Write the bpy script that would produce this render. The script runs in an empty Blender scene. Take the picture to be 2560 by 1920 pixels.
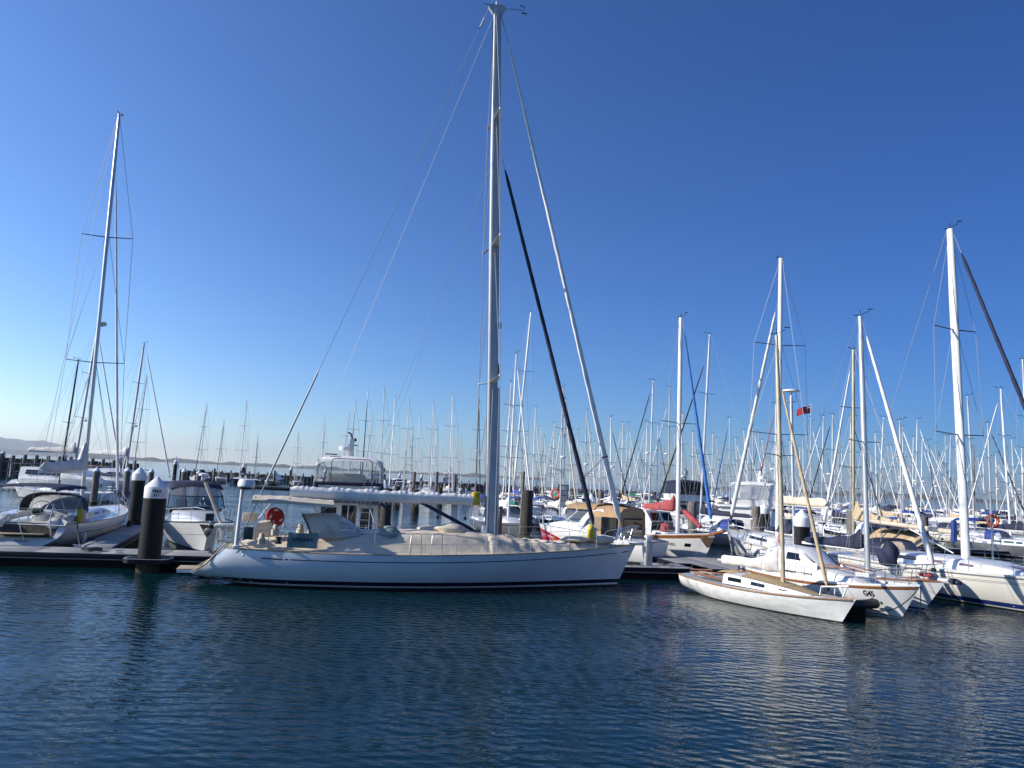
import bpy, bmesh, math, random
from mathutils import Vector, Matrix
R = math.radians
scene = bpy.context.scene
COL = scene.collection

# ------------------------------------------------------------------ camera
EYE = 4.4
cam_data = bpy.data.cameras.new('camera')
cam = bpy.data.objects.new('camera', cam_data)
COL.objects.link(cam)
cam_data.sensor_width = 36.0
cam_data.lens = 26.0
cam_data.clip_start = 0.1
cam_data.clip_end = 60000
PITCH, ROLL = R(7.27), R(2.81)
_c, _s = math.cos(PITCH), math.sin(PITCH)
_u0 = Vector((0, -_s, _c)); _r0 = Vector((1, 0, 0)); _fw = Vector((0, _c, _s))
_rt = _r0 * math.cos(ROLL) + _u0 * math.sin(ROLL)
_up = _u0 * math.cos(ROLL) - _r0 * math.sin(ROLL)
cam.matrix_world = Matrix(((_rt.x, _up.x, -_fw.x, 0), (_rt.y, _up.y, -_fw.y, 0), (_rt.z, _up.z, -_fw.z, EYE), (0, 0, 0, 1)))
scene.camera = cam

# ------------------------------------------------------------------ sky, sun, exposure
SUN_EL, SUN_AZ = R(25.0), R(-101.0)          # azimuth clockwise from +Y
world = bpy.data.worlds.new('World'); scene.world = world
world.use_nodes = True
wn = world.node_tree
for nd in list(wn.nodes): wn.nodes.remove(nd)
sky = wn.nodes.new('ShaderNodeTexSky'); sky.sky_type = 'NISHITA'; sky.sun_disc = False
sky.sun_elevation = SUN_EL; sky.sun_rotation = SUN_AZ
sky.altitude = 0; sky.air_density = 1.0; sky.dust_density = 0.0; sky.ozone_density = 4.0
bg = wn.nodes.new('ShaderNodeBackground'); bg.inputs['Strength'].default_value = 0.1
wo = wn.nodes.new('ShaderNodeOutputWorld')
# clear winter air: deeper blue away from the sun, brighter and paler on the sun's side
_tc = wn.nodes.new('ShaderNodeTexCoord'); _sx = wn.nodes.new('ShaderNodeSeparateXYZ'); wn.links.new(_tc.outputs['Generated'], _sx.inputs[0])
def _wm(op, a, b=None):
    n = wn.nodes.new('ShaderNodeMath'); n.operation = op
    for i, q in enumerate((a, b)):
        if q is None: continue
        if isinstance(q, (int, float)): n.inputs[i].default_value = q
        else: wn.links.new(q, n.inputs[i])
    return n.outputs[0]
_dx = _wm('MINIMUM', _wm('MAXIMUM', _sx.outputs[0], -.64), .64)
_hz = _wm('EXPONENT', _wm('DIVIDE', _wm('MAXIMUM', _sx.outputs[2], 0.0), -.12))
_cb = wn.nodes.new('ShaderNodeCombineXYZ')
for _i, (_a, _b, _h, _q) in enumerate(((-.88, -1.28, .46, -.5), (-.36, -.83, .24, -.4), (.13, -.54, .02, -.3))):
    wn.links.new(_wm('EXPONENT', _wm('ADD', _wm('ADD', _wm('MULTIPLY', _dx, _b), _a), _wm('MULTIPLY', _hz, _wm('ADD', _wm('MULTIPLY', _dx, _q), _h)))), _cb.inputs[_i])
_mx = wn.nodes.new('ShaderNodeVectorMath'); _mx.operation = 'MULTIPLY'
wn.links.new(sky.outputs[0], _mx.inputs[0]); wn.links.new(_cb.outputs[0], _mx.inputs[1]); wn.links.new(_mx.outputs[0], bg.inputs[0]); wn.links.new(bg.outputs[0], wo.inputs[0])
sl = bpy.data.lights.new('sun', 'SUN'); sl.energy = 5.0; sl.angle = R(0.5); sl.color = (1.0, 0.93, 0.82)
so = bpy.data.objects.new('sun', sl); COL.objects.link(so)
to_sun = Vector((math.sin(SUN_AZ) * math.cos(SUN_EL), math.cos(SUN_AZ) * math.cos(SUN_EL), math.sin(SUN_EL)))
so.rotation_euler = to_sun.to_track_quat('Z', 'Y').to_euler()
scene.view_settings.view_transform = 'Standard'
scene.view_settings.look = 'None'
scene.view_settings.exposure = 0.35
scene.view_settings.gamma = 1.0
scene.view_settings.use_curve_mapping = False
scene.cycles.max_bounces = 8
scene.cycles.transparent_max_bounces = 16
scene.cycles.caustics_reflective = False
scene.cycles.caustics_refractive = False
scene.cycles.sample_clamp_indirect = 6.0
rng = random.Random(7)

# ------------------------------------------------------------------ materials
M = {}
def mat(name, color, rough=0.5, metal=0.0, coat=0.0, vary=0.08, scale=1.5, bump=0.0, bscale=30.0, bdist=0.02, streak=None, spec=0.5):
    m = bpy.data.materials.new(name); m.use_nodes = True
    nt = m.node_tree; b = nt.nodes['Principled BSDF']
    b.inputs['Roughness'].default_value = rough
    b.inputs['Metallic'].default_value = metal
    b.inputs['Specular IOR Level'].default_value = spec
    b.inputs['Coat Weight'].default_value = coat
    b.inputs['Coat Roughness'].default_value = 0.08
    tc = nt.nodes.new('ShaderNodeTexCoord')
    mp = nt.nodes.new('ShaderNodeMapping'); nt.links.new(tc.outputs['Object'], mp.inputs[0])
    if streak: mp.inputs['Scale'].default_value = streak
    nz = nt.nodes.new('ShaderNodeTexNoise'); nz.inputs['Scale'].default_value = scale; nz.inputs['Detail'].default_value = 6
    nt.links.new(mp.outputs[0], nz.inputs['Vector'])
    rp = nt.nodes.new('ShaderNodeValToRGB')
    lo = [c * (1 - vary * 1.6) for c in color]; hi = [min(1, c * (1 + vary)) for c in color]
    rp.color_ramp.elements[0].position = 0.3; rp.color_ramp.elements[0].color = (*lo, 1)
    rp.color_ramp.elements[1].position = 0.65; rp.color_ramp.elements[1].color = (*hi, 1)
    nt.links.new(nz.outputs[0], rp.inputs[0]); nt.links.new(rp.outputs[0], b.inputs['Base Color'])
    if bump > 0:
        n2 = nt.nodes.new('ShaderNodeTexNoise'); n2.inputs['Scale'].default_value = bscale; n2.inputs['Detail'].default_value = 4
        nt.links.new(tc.outputs['Object'], n2.inputs['Vector'])
        bp = nt.nodes.new('ShaderNodeBump'); bp.inputs['Strength'].default_value = bump; bp.inputs['Distance'].default_value = bdist
        nt.links.new(n2.outputs[0], bp.inputs['Height']); nt.links.new(bp.outputs[0], b.inputs['Normal'])
    M[name] = m
    return m

mat('cool_white_paint', (.62, .66, .71), .22, coat=.3, vary=.04, scale=.8)
mat('white_gelcoat', (.72, .72, .71), .22, coat=.3, vary=.04, scale=.8)
mat('ivory_gelcoat', (.70, .68, .62), .25, coat=.3, vary=.05, scale=.8)
mat('grey_gelcoat', (.42, .44, .46), .3, coat=.2, vary=.06)
mat('worn_white_paint', (.74, .74, .72), .4, vary=.10, scale=2.2, streak=(1, 1, 3), bump=.25, bscale=3, bdist=.03)
mat('dark_hull_paint', (.018, .022, .045), .2, coat=.4)
mat('slate_hull_paint', (.12, .13, .15), .25, coat=.4)
mat('green_hull_paint', (.02, .10, .07), .25, coat=.4)
mat('navy_paint', (.008, .010, .035), .25, coat=.3)
mat('blue_paint', (.012, .03, .16), .25, coat=.3)
mat('red_paint', (.42, .012, .03), .25, coat=.4, vary=.05)
mat('antifoul_black', (.012, .014, .018), .6)
mat('teak', (.30, .18, .09), .6, vary=.3, scale=6, streak=(1, 8, 8))
mat('weathered_teak', (.36, .29, .19), .7, vary=.25, scale=5, streak=(1, 10, 10))
mat('varnished_timber', (.26, .10, .035), .3, coat=.4, vary=.25, scale=5, streak=(1, 8, 8))
mat('tan_deck_paint', (.40, .30, .15), .75, vary=.12, scale=3, bump=.2, bscale=60)
mat('cream_canvas', (.62, .54, .42), .85, vary=.10, scale=1.2, bump=.3, bscale=4, bdist=.05)
mat('white_canvas', (.74, .73, .71), .8, vary=.07, scale=2.5, bump=.4, bscale=7, bdist=.04)
mat('greywhite_canvas', (.62, .60, .57), .85, vary=.12, scale=2.2, bump=.5, bscale=6, bdist=.05)
mat('tan_canvas', (.40, .26, .14), .85, vary=.12, scale=2.0, bump=.4, bscale=6, bdist=.04)
mat('sand_canvas', (.50, .38, .24), .85, vary=.14, scale=2.0, bump=.5, bscale=5, bdist=.05)
mat('navy_canvas', (.012, .016, .045), .8, vary=.25, scale=2.5, bump=.4, bscale=7, bdist=.04)
mat('blue_canvas', (.01, .04, .22), .75, vary=.2, scale=2.5, bump=.4, bscale=7, bdist=.04)
mat('royal_canvas', (.02, .13, .42), .7, vary=.15, scale=2.5, bump=.4, bscale=7, bdist=.04)
mat('green_canvas', (.01, .13, .09), .8, vary=.2, scale=2.5, bump=.4, bscale=7, bdist=.04)
mat('red_canvas', (.33, .055, .06), .8, vary=.2, scale=3, bump=.5, bscale=8, bdist=.04)
mat('black_canvas', (.012, .012, .014), .8, bump=.3, bscale=7)
mat('brown_canvas', (.10, .06, .04), .8, bump=.3, bscale=7)
mat('teal_canvas', (.19, .25, .24), .8, vary=.1, scale=3, bump=.3, bscale=5, bdist=.02)
mat('yellow_canvas', (.50, .38, .03), .7, vary=.2, scale=5, bump=.5, bscale=6, bdist=.05)
mat('mast_alloy', (.50, .52, .54), .35, metal=.55, vary=.06, scale=1.2)
mat('white_spar', (.74, .74, .72), .3, coat=.2, vary=.05)
mat('grey_spar', (.44, .46, .48), .45, metal=.1, vary=.06)
mat('gold_spar', (.42, .37, .26), .4, metal=.3, vary=.1, scale=2)
mat('dark_spar', (.02, .02, .024), .75, spec=.2)
mat('timber_spar', (.18, .09, .045), .5, vary=.2)
mat('spreader_dark', (.05, .055, .065), .45, metal=.3)
mat('stainless', (.50, .51, .52), .38, metal=.85, vary=.03)
mat('wire', (.36, .37, .39), .6, metal=.15, vary=.03)
mat('pale_rope', (.6, .6, .58), .7)
mat('dark_rope', (.02, .022, .03), .8)
mat('black_plastic', (.012, .012, .013), .45)
mat('dark_grey_plastic', (.035, .045, .05), .5)
mat('white_plastic', (.78, .78, .78), .35)
mat('pile_sleeve', (.009, .0095, .010), .55, vary=.35, scale=2, streak=(1, 1, .25), spec=.22)
mat('pile_growth', (.030, .027, .016), .9, vary=.5, scale=6, bump=.6, bscale=12, bdist=.05)
mat('dock_concrete', (.27, .27, .265), .8, vary=.14, scale=1.2, bump=.15, bscale=40)
mat('dock_float', (.006, .007, .008), .9, vary=.3, spec=.1)
mat('dock_fender', (.007, .008, .018), .6, spec=.2)
mat('dock_rail', (.22, .23, .25), .5)
mat('grey_timber', (.16, .14, .12), .8, vary=.35, scale=3, streak=(4, 4, .5), bump=.4, bscale=10)
mat('dark_timber', (.045, .04, .035), .85, vary=.4, scale=2, streak=(4, 4, .4), bump=.5, bscale=8)
mat('pedestal_alloy', (.40, .42, .43), .45, metal=.3)
mat('lifebuoy_orange', (.62, .10, .03), .5, vary=.06)
mat('lifebuoy_red', (.42, .018, .02), .5, vary=.08)
mat('flag_red', (.42, .02, .03), .7, vary=.15, scale=4)
mat('cream_paint', (.55, .47, .36), .5)
mat('lettering_black', (.008, .008, .01), .5)
mat('lettering_grey', (.16, .17, .20), .5)
mat('lettering_navy', (.01, .012, .05), .4)
mat('smoked_glass', (.006, .008, .012), .06, vary=.1, spec=.6)
mat('mauve_glass', (.16, .10, .15), .15, vary=.1)
mat('teal_glass', (.025, .075, .09), .07, vary=.1, spec=.6)
mat('hill_forest', (.035, .05, .035), 1.0, vary=.3, scale=.004)
mat('land_scrub', (.06, .065, .045), 1.0, vary=.4, scale=.01)

def clear_mat(name, tint, gloss, rough=.06, haze=.0):
    m = bpy.data.materials.new(name); m.use_nodes = True
    nt = m.node_tree
    for nd in list(nt.nodes): nt.nodes.remove(nd)
    out = nt.nodes.new('ShaderNodeOutputMaterial')
    tr = nt.nodes.new('ShaderNodeBsdfTransparent'); tr.inputs[0].default_value = (*tint, 1)
    df = nt.nodes.new('ShaderNodeBsdfDiffuse'); df.inputs[0].default_value = (.6, .62, .64, 1)
    tl = nt.nodes.new('ShaderNodeMixShader'); tl.inputs[0].default_value = haze
    nt.links.new(tr.outputs[0], tl.inputs[1]); nt.links.new(df.outputs[0], tl.inputs[2])
    gl = nt.nodes.new('ShaderNodeBsdfGlossy'); gl.inputs['Roughness'].default_value = rough
    tc = nt.nodes.new('ShaderNodeTexCoord'); nz = nt.nodes.new('ShaderNodeTexNoise'); nz.inputs['Scale'].default_value = 3.0
    nt.links.new(tc.outputs['Object'], nz.inputs['Vector'])
    bp = nt.nodes.new('ShaderNodeBump'); bp.inputs['Strength'].default_value = .35; bp.inputs['Distance'].default_value = .06
    nt.links.new(nz.outputs[0], bp.inputs['Height']); nt.links.new(bp.outputs[0], gl.inputs['Normal'])
    fr = nt.nodes.new('ShaderNodeFresnel'); fr.inputs['IOR'].default_value = 1.45
    ad = nt.nodes.new('ShaderNodeMath'); ad.operation = 'ADD'; ad.inputs[1].default_value = gloss
    nt.links.new(fr.outputs[0], ad.inputs[0])
    mx = nt.nodes.new('ShaderNodeMixShader'); nt.links.new(ad.outputs[0], mx.inputs[0])
    nt.links.new(tl.outputs[0], mx.inputs[1]); nt.links.new(gl.outputs[0], mx.inputs[2]); nt.links.new(mx.outputs[0], out.inputs[0])
    M[name] = m
clear_mat('clear_vinyl', (.86, .88, .90), .04, .08, .14)
clear_mat('tinted_screen', (.35, .52, .55), .06, .05, .05)
clear_mat('milky_vinyl', (.78, .80, .82), .05, .12, .5)

# ------------------------------------------------------------------ mesh building
class MB:
    def __init__(s): s.v = []; s.f = []; s.mi = []; s.cur = 0
    def add(s, vs, fs):
        o = len(s.v); s.v += [tuple(p) for p in vs]
        for f in fs: s.f.append(tuple(i + o for i in f)); s.mi.append(s.cur)
        return s
    def box(s, c, d, rz=0, ry=0, rx=0, taper=1.0):
        hx, hy, hz = d[0] / 2, d[1] / 2, d[2] / 2
        m = Matrix.Translation(c) @ Matrix.Rotation(rz, 4, 'Z') @ Matrix.Rotation(ry, 4, 'Y') @ Matrix.Rotation(rx, 4, 'X')
        vs = []
        for z in (-1, 1):
            k = taper if z > 0 else 1
            for x, y in ((-1, -1), (1, -1), (1, 1), (-1, 1)): vs.append(m @ Vector((x * hx * k, y * hy * k, z * hz)))
        return s.add(vs, [(3, 2, 1, 0), (4, 5, 6, 7), (0, 1, 5, 4), (1, 2, 6, 5), (2, 3, 7, 6), (3, 0, 4, 7)])
    def rbox(s, c, d, r=.03, rz=0, ry=0, rx=0):
        bm = bmesh.new(); bmesh.ops.create_cube(bm, size=1)
        for v in bm.verts: v.co = Vector((v.co.x * d[0], v.co.y * d[1], v.co.z * d[2]))
        bmesh.ops.bevel(bm, geom=list(bm.edges), offset=min(r, min(d) * .45), segments=2, profile=.5, affect='EDGES')
        m = Matrix.Translation(c) @ Matrix.Rotation(rz, 4, 'Z') @ Matrix.Rotation(ry, 4, 'Y') @ Matrix.Rotation(rx, 4, 'X')
        bm.verts.ensure_lookup_table()
        for i, v in enumerate(bm.verts): v.index = i
        vs = [m @ v.co for v in bm.verts]; fs = [[v.index for v in f.verts] for f in bm.faces]
        bm.free(); return s.add(vs, fs)
    def tube(s, pts, r, n=6, cap=True, sq=1.0):
        pts = [Vector(p) for p in pts]
        if isinstance(r, (int, float)): r = [r] * len(pts)
        vs = []; fs = []
        ref = None
        for i, p in enumerate(pts):
            d = (pts[min(i + 1, len(pts) - 1)] - pts[max(i - 1, 0)])
            if d.length < 1e-9: d = Vector((0, 0, 1))
            d.normalize()
            if ref is None: ref = Vector((1, 0, 0)) if abs(d.x) < .9 else Vector((0, 1, 0))
            a = (ref - d * ref.dot(d)).normalized(); b = d.cross(a); ref = a
            for k in range(n):
                t = 2 * math.pi * k / n
                vs.append(p + a * (r[i] * math.cos(t)) + b * (r[i] * sq * math.sin(t)))
        for i in range(len(pts) - 1):
            for k in range(n):
                k2 = (k + 1) % n
                fs.append((i * n + k, i * n + k2, (i + 1) * n + k2, (i + 1) * n + k))
        if cap:
            fs.append(tuple(range(n - 1, -1, -1))); fs.append(tuple((len(pts) - 1) * n + k for k in range(n)))
        return s.add(vs, fs)
    def lathe(s, prof, n=16, c=(0, 0, 0)):
        vs = []; fs = []
        for r, z in prof:
            for k in range(n):
                t = 2 * math.pi * k / n
                vs.append((c[0] + r * math.cos(t), c[1] + r * math.sin(t), c[2] + z))
        for i in range(len(prof) - 1):
            for k in range(n):
                k2 = (k + 1) % n
                fs.append((i * n + k, i * n + k2, (i + 1) * n + k2, (i + 1) * n + k))
        fs.append(tuple(range(n - 1, -1, -1))); fs.append(tuple((len(prof) - 1) * n + k for k in range(n)))
        return s.add(vs, fs)
    def loft(s, secs, closed=False, cap=False):
        n = len(secs[0]); vs = [p for q in secs for p in q]; fs = []
        for i in range(len(secs) - 1):
            for k in range(n if closed else n - 1):
                k2 = (k + 1) % n
                fs.append((i * n + k, i * n + k2, (i + 1) * n + k2, (i + 1) * n + k))
        if cap:
            fs.append(tuple(range(n - 1, -1, -1))); fs.append(tuple((len(secs) - 1) * n + k for k in range(n)))
        return s.add(vs, fs)
    def prism(s, poly, d, axis='y', c=0.0):
        """polygon in the plane across `axis`, thickness d centred on c"""
        n = len(poly); vs = []
        for e in (-d / 2, d / 2):
            for a, b in poly:
                vs.append((a, c + e, b) if axis == 'y' else ((c + e, a, b) if axis == 'x' else (a, b, c + e)))
        fs = [tuple(range(n)), tuple(range(2 * n - 1, n - 1, -1))]
        for k in range(n): fs.append((k, (k + 1) % n, n + (k + 1) % n, n + k))
        return s.add(vs, fs)
    def grid(s, fn, nu, nv):
        vs = [fn(i / nu, j / nv) for i in range(nu + 1) for j in range(nv + 1)]; w = nv + 1
        return s.add(vs, [(i * w + j, (i + 1) * w + j, (i + 1) * w + j + 1, i * w + j + 1) for i in range(nu) for j in range(nv)])
    def ring(s, c, R0, r, normal, n=28, k=10):
        nn = Vector(normal).normalized(); a = nn.orthogonal().normalized(); b = nn.cross(a); c = Vector(c); vs = []; fs = []
        for i in range(n):
            t = 2 * math.pi * i / n; d = a * math.cos(t) + b * math.sin(t)
            for j in range(k):
                u = 2 * math.pi * j / k; vs.append(c + d * (R0 + r * math.cos(u)) + nn * (r * math.sin(u)))
        for i in range(n):
            for j in range(k):
                i2, j2 = (i + 1) % n, (j + 1) % k
                fs.append((i * k + j, i2 * k + j, i2 * k + j2, i * k + j2))
        return s.add(vs, fs)
    def mesh(s, name, mats, angle=40, merge=True, recalc=True):
        me = bpy.data.meshes.new(name); me.from_pydata(s.v, [], s.f)
        if not isinstance(mats, (list, tuple)): mats = [mats]
        for m in mats: me.materials.append(M[m])
        if len(mats) > 1: me.polygons.foreach_set('material_index', s.mi)
        bm = bmesh.new(); bm.from_mesh(me)
        if merge: bmesh.ops.remove_doubles(bm, verts=bm.verts, dist=1e-4); bmesh.ops.dissolve_degenerate(bm, edges=bm.edges, dist=1e-5)
        if recalc: bmesh.ops.recalc_face_normals(bm, faces=bm.faces)
        bm.to_mesh(me); bm.free()
        me.polygons.foreach_set('use_smooth', [True] * len(me.polygons))
        me.set_sharp_from_angle(angle=R(angle)); me.update()
        return me
    def build(s, name, mats, parent=None, label=None, angle=40, merge=True, recalc=True):
        o = bpy.data.objects.new(name, s.mesh(name, mats, angle, merge, recalc)); COL.objects.link(o)
        if parent: o.parent = parent
        if label: o['label'] = label
        return o

def tag(o, label, cat, group=None, kind=None):
    o['label'] = label; o['category'] = cat
    if group: o['group'] = group
    if kind: o['kind'] = kind
    return o
def thing(name, label, cat, loc=(0, 0, 0), rz=0, group=None):
    o = bpy.data.objects.new(name, None); COL.objects.link(o)
    o.location = loc; o.rotation_euler = (0, 0, rz); o.empty_display_size = .3
    return tag(o, label, cat, group)
def copy_thing(root, loc, rz, label=None, group=None):
    r = root.copy(); COL.objects.link(r); r.location = loc; r.rotation_euler = (0, 0, rz)
    if label: r['label'] = label
    if group: r['group'] = group
    for ch in root.children:
        c = ch.copy(); COL.objects.link(c); c.parent = r
        for g in ch.children:
            d = g.copy(); COL.objects.link(d); d.parent = c
    return r
def text_mesh(body, size, extrude=.004, shear=0.0, space=1.0, bold=0.0):
    cu = bpy.data.curves.new('lettering', 'FONT'); cu.body = body; cu.size = size; cu.extrude = extrude
    cu.align_x = 'CENTER'; cu.align_y = 'CENTER'; cu.shear = shear; cu.space_character = space; cu.offset = bold
    o = bpy.data.objects.new('lettering', cu); COL.objects.link(o)
    dg = bpy.context.evaluated_depsgraph_get(); dg.update()
    me = bpy.data.meshes.new_from_object(o.evaluated_get(dg))
    COL.objects.unlink(o); bpy.data.objects.remove(o)
    return me
def text_on(name, body, size, fn, m, parent, shear=0.0, space=1.0, bold=0.0):
    """lettering whose x/y are sent through fn(u, v, depth) on to a surface"""
    me = text_mesh(body, size, shear=shear, space=space, bold=bold)
    for v in me.vertices: v.co = fn(v.co.x, v.co.y, v.co.z)
    me.materials.clear(); me.materials.append(M[m])
    o = bpy.data.objects.new(name, me); COL.objects.link(o); o.parent = parent
    return o

# ------------------------------------------------------------------ hulls
def lerp_tab(tab, t):
    for (a, va), (b, vb) in zip(tab, tab[1:]):
        if t <= b:
            k = (t - a) / (b - a) if b > a else 0
            return va + (vb - va) * k
    return tab[-1][1]
class Hull:
    def __init__(s, L, B, zs=(1.1, 1.0, 1.3), tr=.7, tm=.42, stern_rake=.3, bow_over=.8, zk=((0, .05), (.1, -.2), (.3, -.45), (.9, -.45), (1, -.3)),
                 n=2.2, m=2.0, p=2.0, q=.95, flare=0.0, flare_bow=0.0, sp=.9):
        s.sp = sp
        s.L, s.B, s.zsp, s.tr, s.tm, s.sr, s.bo, s.zkt, s.n, s.m, s.p, s.q, s.fl, s.fb = L, B / 2, zs, tr, tm, stern_rake, bow_over, zk, n, m, p, q, flare, flare_bow
    def b(s, t):
        if t < s.tm: return s.B * (s.tr + (1 - s.tr) * math.sin(math.pi / 2 * t / s.tm) ** s.sp if t > 0 else s.tr)
        k = (t - s.tm) / (1 - s.tm)
        return s.B * max(0.0, 1 - k ** s.p) ** s.q
    def zs(s, t):
        a, m, c = s.zsp
        return a * (1 - t) * (1 - 2 * t) + m * 4 * t * (1 - t) + c * t * (2 * t - 1)
    def zk(s, t): return lerp_tab(s.zkt, t)
    def x(s, t, z):
        xd = max(s.sr, 0) + t * (s.L - max(s.sr, 0)); xw = max(-s.sr, 0) + t * (s.L - s.bo - max(-s.sr, 0))
        return xw + (xd - xw) * max(-.4, z / s.zs(t))
    def y(s, t, z):
        zs, zk = s.zs(t), s.zk(t)
        k = min(1, max(0, (zs - z) / (zs - zk)))
        fl = s.fl + s.fb * max(0, (t - .55) / .45)
        return s.b(t) * (1 - k ** s.n) ** (1 / s.m) * (1 - fl * k)
    def pt(s, t, z, side=-1, off=0.0):
        return Vector((s.x(t, z), side * (s.y(t, z) + off), z))
    def tx(s, x, z=None):
        """station whose deck edge is at x"""
        lo, hi = 0.0, 1.0
        for _ in range(30):
            md = (lo + hi) / 2
            if s.x(md, s.zs(md) if z is None else z) < x: lo = md
            else: hi = md
        return lo
    def deck_half(s, x): return s.b(s.tx(x))
    def shell(s, nt=26, ks=(0, .08, .18, .3, .43, .57, .7, .82, .91, .97, 1)):
        mb = MB(); secs = []
        for i in range(nt + 1):
            t = i / nt; t = t * t * (3 - 2 * t) * .5 + t * .5
            zs, zk = s.zs(t), s.zk(t)
            row = [s.pt(t, zs - k * (zs - zk), -1) for k in ks]
            row += [Vector((p.x, -p.y, p.z)) for p in reversed(row[:-1])]
            secs.append(row)
        mb.loft(secs)
        mb.add(secs[0], [tuple(range(len(secs[0])))])
        return mb
    def deck(s, nt=24, ny=8, camber=.06, drop=.01):
        def fn(u, v):
            t = u; zs = s.zs(t); p = s.pt(t, zs); y = (2 * v - 1) * (s.b(t) - .005 if s.b(t) > .01 else s.b(t))
            return (p.x, y, zs - drop + camber * (1 - (2 * v - 1) ** 2) * min(1, s.b(t) / s.B))
        return MB().grid(fn, nt, ny)
    def band(s, z0, z1, off=.006, t0=0.0, t1=1.0, nt=26, nz=1, sides=(-1, 1)):
        """painted band between two heights (numbers or functions of t), both sides, just proud of the shell"""
        mb = MB()
        f0 = z0 if callable(z0) else (lambda t: z0); f1 = z1 if callable(z1) else (lambda t: z1)
        for sd in sides:
            mb.grid(lambda u, v: s.pt(t0 + u * (t1 - t0), f0(t0 + u * (t1 - t0)) + v * (f1(t0 + u * (t1 - t0)) - f0(t0 + u * (t1 - t0))), sd, off), nt, nz)
        return mb
    def rail(s, r=.03, dz=0.0, inset=0.0, t0=0.0, t1=1.0, nt=26, sides=(-1, 1), n=5, sq=1.0):
        mb = MB()
        for sd in sides:
            mb.tube([s.pt(t0 + i / nt * (t1 - t0), s.zs(t0 + i / nt * (t1 - t0)), sd, -inset) + Vector((0, 0, dz)) for i in range(nt + 1)], r, n, sq=sq)
        return mb
    def edge(s, x, side=-1, inset=.08, dz=0.0):
        t = s.tx(x); p = s.pt(t, s.zs(t), side)
        return Vector((p.x, side * max(0, s.b(t) - inset), s.zs(t) + dz))
def soft(a, b, x):
    k = min(1, max(0, (x - a) / (b - a))); return k * k * (3 - 2 * k)
# ================================================================== WATER, LAND, DOCKS, PILES
def water_material():
    m = bpy.data.materials.new('sea_water'); m.use_nodes = True; M['sea_water'] = m
    nt = m.node_tree; b = nt.nodes['Principled BSDF']
    b.inputs['Roughness'].default_value = .05; b.inputs['IOR'].default_value = 1.333
    b.inputs['Base Color'].default_value = (.0012, .019, .024, 1)
    tc = nt.nodes.new('ShaderNodeTexCoord')
    def noise(scale, sx, sy, rot, detail=3, dist=0.0):
        mp = nt.nodes.new('ShaderNodeMapping'); mp.inputs['Scale'].default_value = (sx, sy, 1); mp.inputs['Rotation'].default_value = (0, 0, rot)
        nt.links.new(tc.outputs['Object'], mp.inputs[0])
        nz = nt.nodes.new('ShaderNodeTexNoise'); nz.inputs['Scale'].default_value = scale; nz.inputs['Detail'].default_value = detail
        nz.inputs['Distortion'].default_value = dist
        nt.links.new(mp.outputs[0], nz.inputs['Vector']); return nz.outputs[0]
    def math_(op, a, c):
        nd = nt.nodes.new('ShaderNodeMath'); nd.operation = op
        for i, q in enumerate((a, c)):
            if isinstance(q, (int, float)): nd.inputs[i].default_value = q
            else: nt.links.new(q, nd.inputs[i])
        return nd.outputs[0]
    a = noise(1.0, 1.3, 3.4, R(12), 2, .5); b2 = noise(1.0, 3.6, 7.6, R(-16), 2, .4); c = noise(1.0, .25, .5, R(30), 2)
    d = noise(1.0, 9, 15, R(6), 2)
    h = math_('ADD', math_('MULTIPLY', a, .24), math_('MULTIPLY', b2, .13))
    h = math_('ADD', h, math_('MULTIPLY', d, .05))
    def wave(scale, rot, dist):
        mp = nt.nodes.new('ShaderNodeMapping'); mp.inputs['Rotation'].default_value = (0, 0, rot); nt.links.new(tc.outputs['Object'], mp.inputs[0])
        wv = nt.nodes.new('ShaderNodeTexWave'); wv.wave_type = 'BANDS'; wv.bands_direction = 'Y'; wv.wave_profile = 'SIN'
        wv.inputs['Scale'].default_value = scale; wv.inputs['Distortion'].default_value = dist; wv.inputs['Detail'].default_value = 2; wv.inputs['Detail Scale'].default_value = .35
        nt.links.new(mp.outputs[0], wv.inputs['Vector']); return wv.outputs['Fac']
    pa = noise(1.0, .35, .5, R(40), 1); pb = noise(1.0, .3, .45, R(-25), 1)
    h = math_('ADD', h, math_('MULTIPLY', math_('MULTIPLY', wave(.85, R(-9), 9.0), pa), .13))
    h = math_('ADD', h, math_('MULTIPLY', math_('MULTIPLY', wave(1.1, R(28), 8.0), pb), .10))
    patch = noise(1.0, .09, .16, R(20), 4)
    rp = nt.nodes.new('ShaderNodeMapRange'); rp.inputs[1].default_value = .35; rp.inputs[2].default_value = .68; rp.inputs[3].default_value = .28; rp.inputs[4].default_value = 1.25
    nt.links.new(patch, rp.inputs[0])
    h = math_('MULTIPLY', h, rp.outputs[0]); h = math_('ADD', h, math_('MULTIPLY', c, .35))
    bp = nt.nodes.new('ShaderNodeBump'); bp.inputs['Strength'].default_value = 1.0; bp.inputs['Distance'].default_value = .16
    nt.links.new(h, bp.inputs['Height']); nt.links.new(bp.outputs[0], b.inputs['Normal'])
water_material()
w = MB(); S = 9000
w.add([(-S, -400, 0), (S, -400, 0), (S, S, 0), (-S, S, 0)], [(0, 1, 2, 3)])
wo_ = w.build('water', 'sea_water'); wo_['kind'] = 'structure'
# sea bed, so that the sheet of water has a floor
sb = MB(); sb.add([(-S, -400, -9), (S, -400, -9), (S, S, -9), (-S, S, -9)], [(0, 1, 2, 3)])
o = sb.build('ground', 'dark_timber'); o['kind'] = 'structure'

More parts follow.
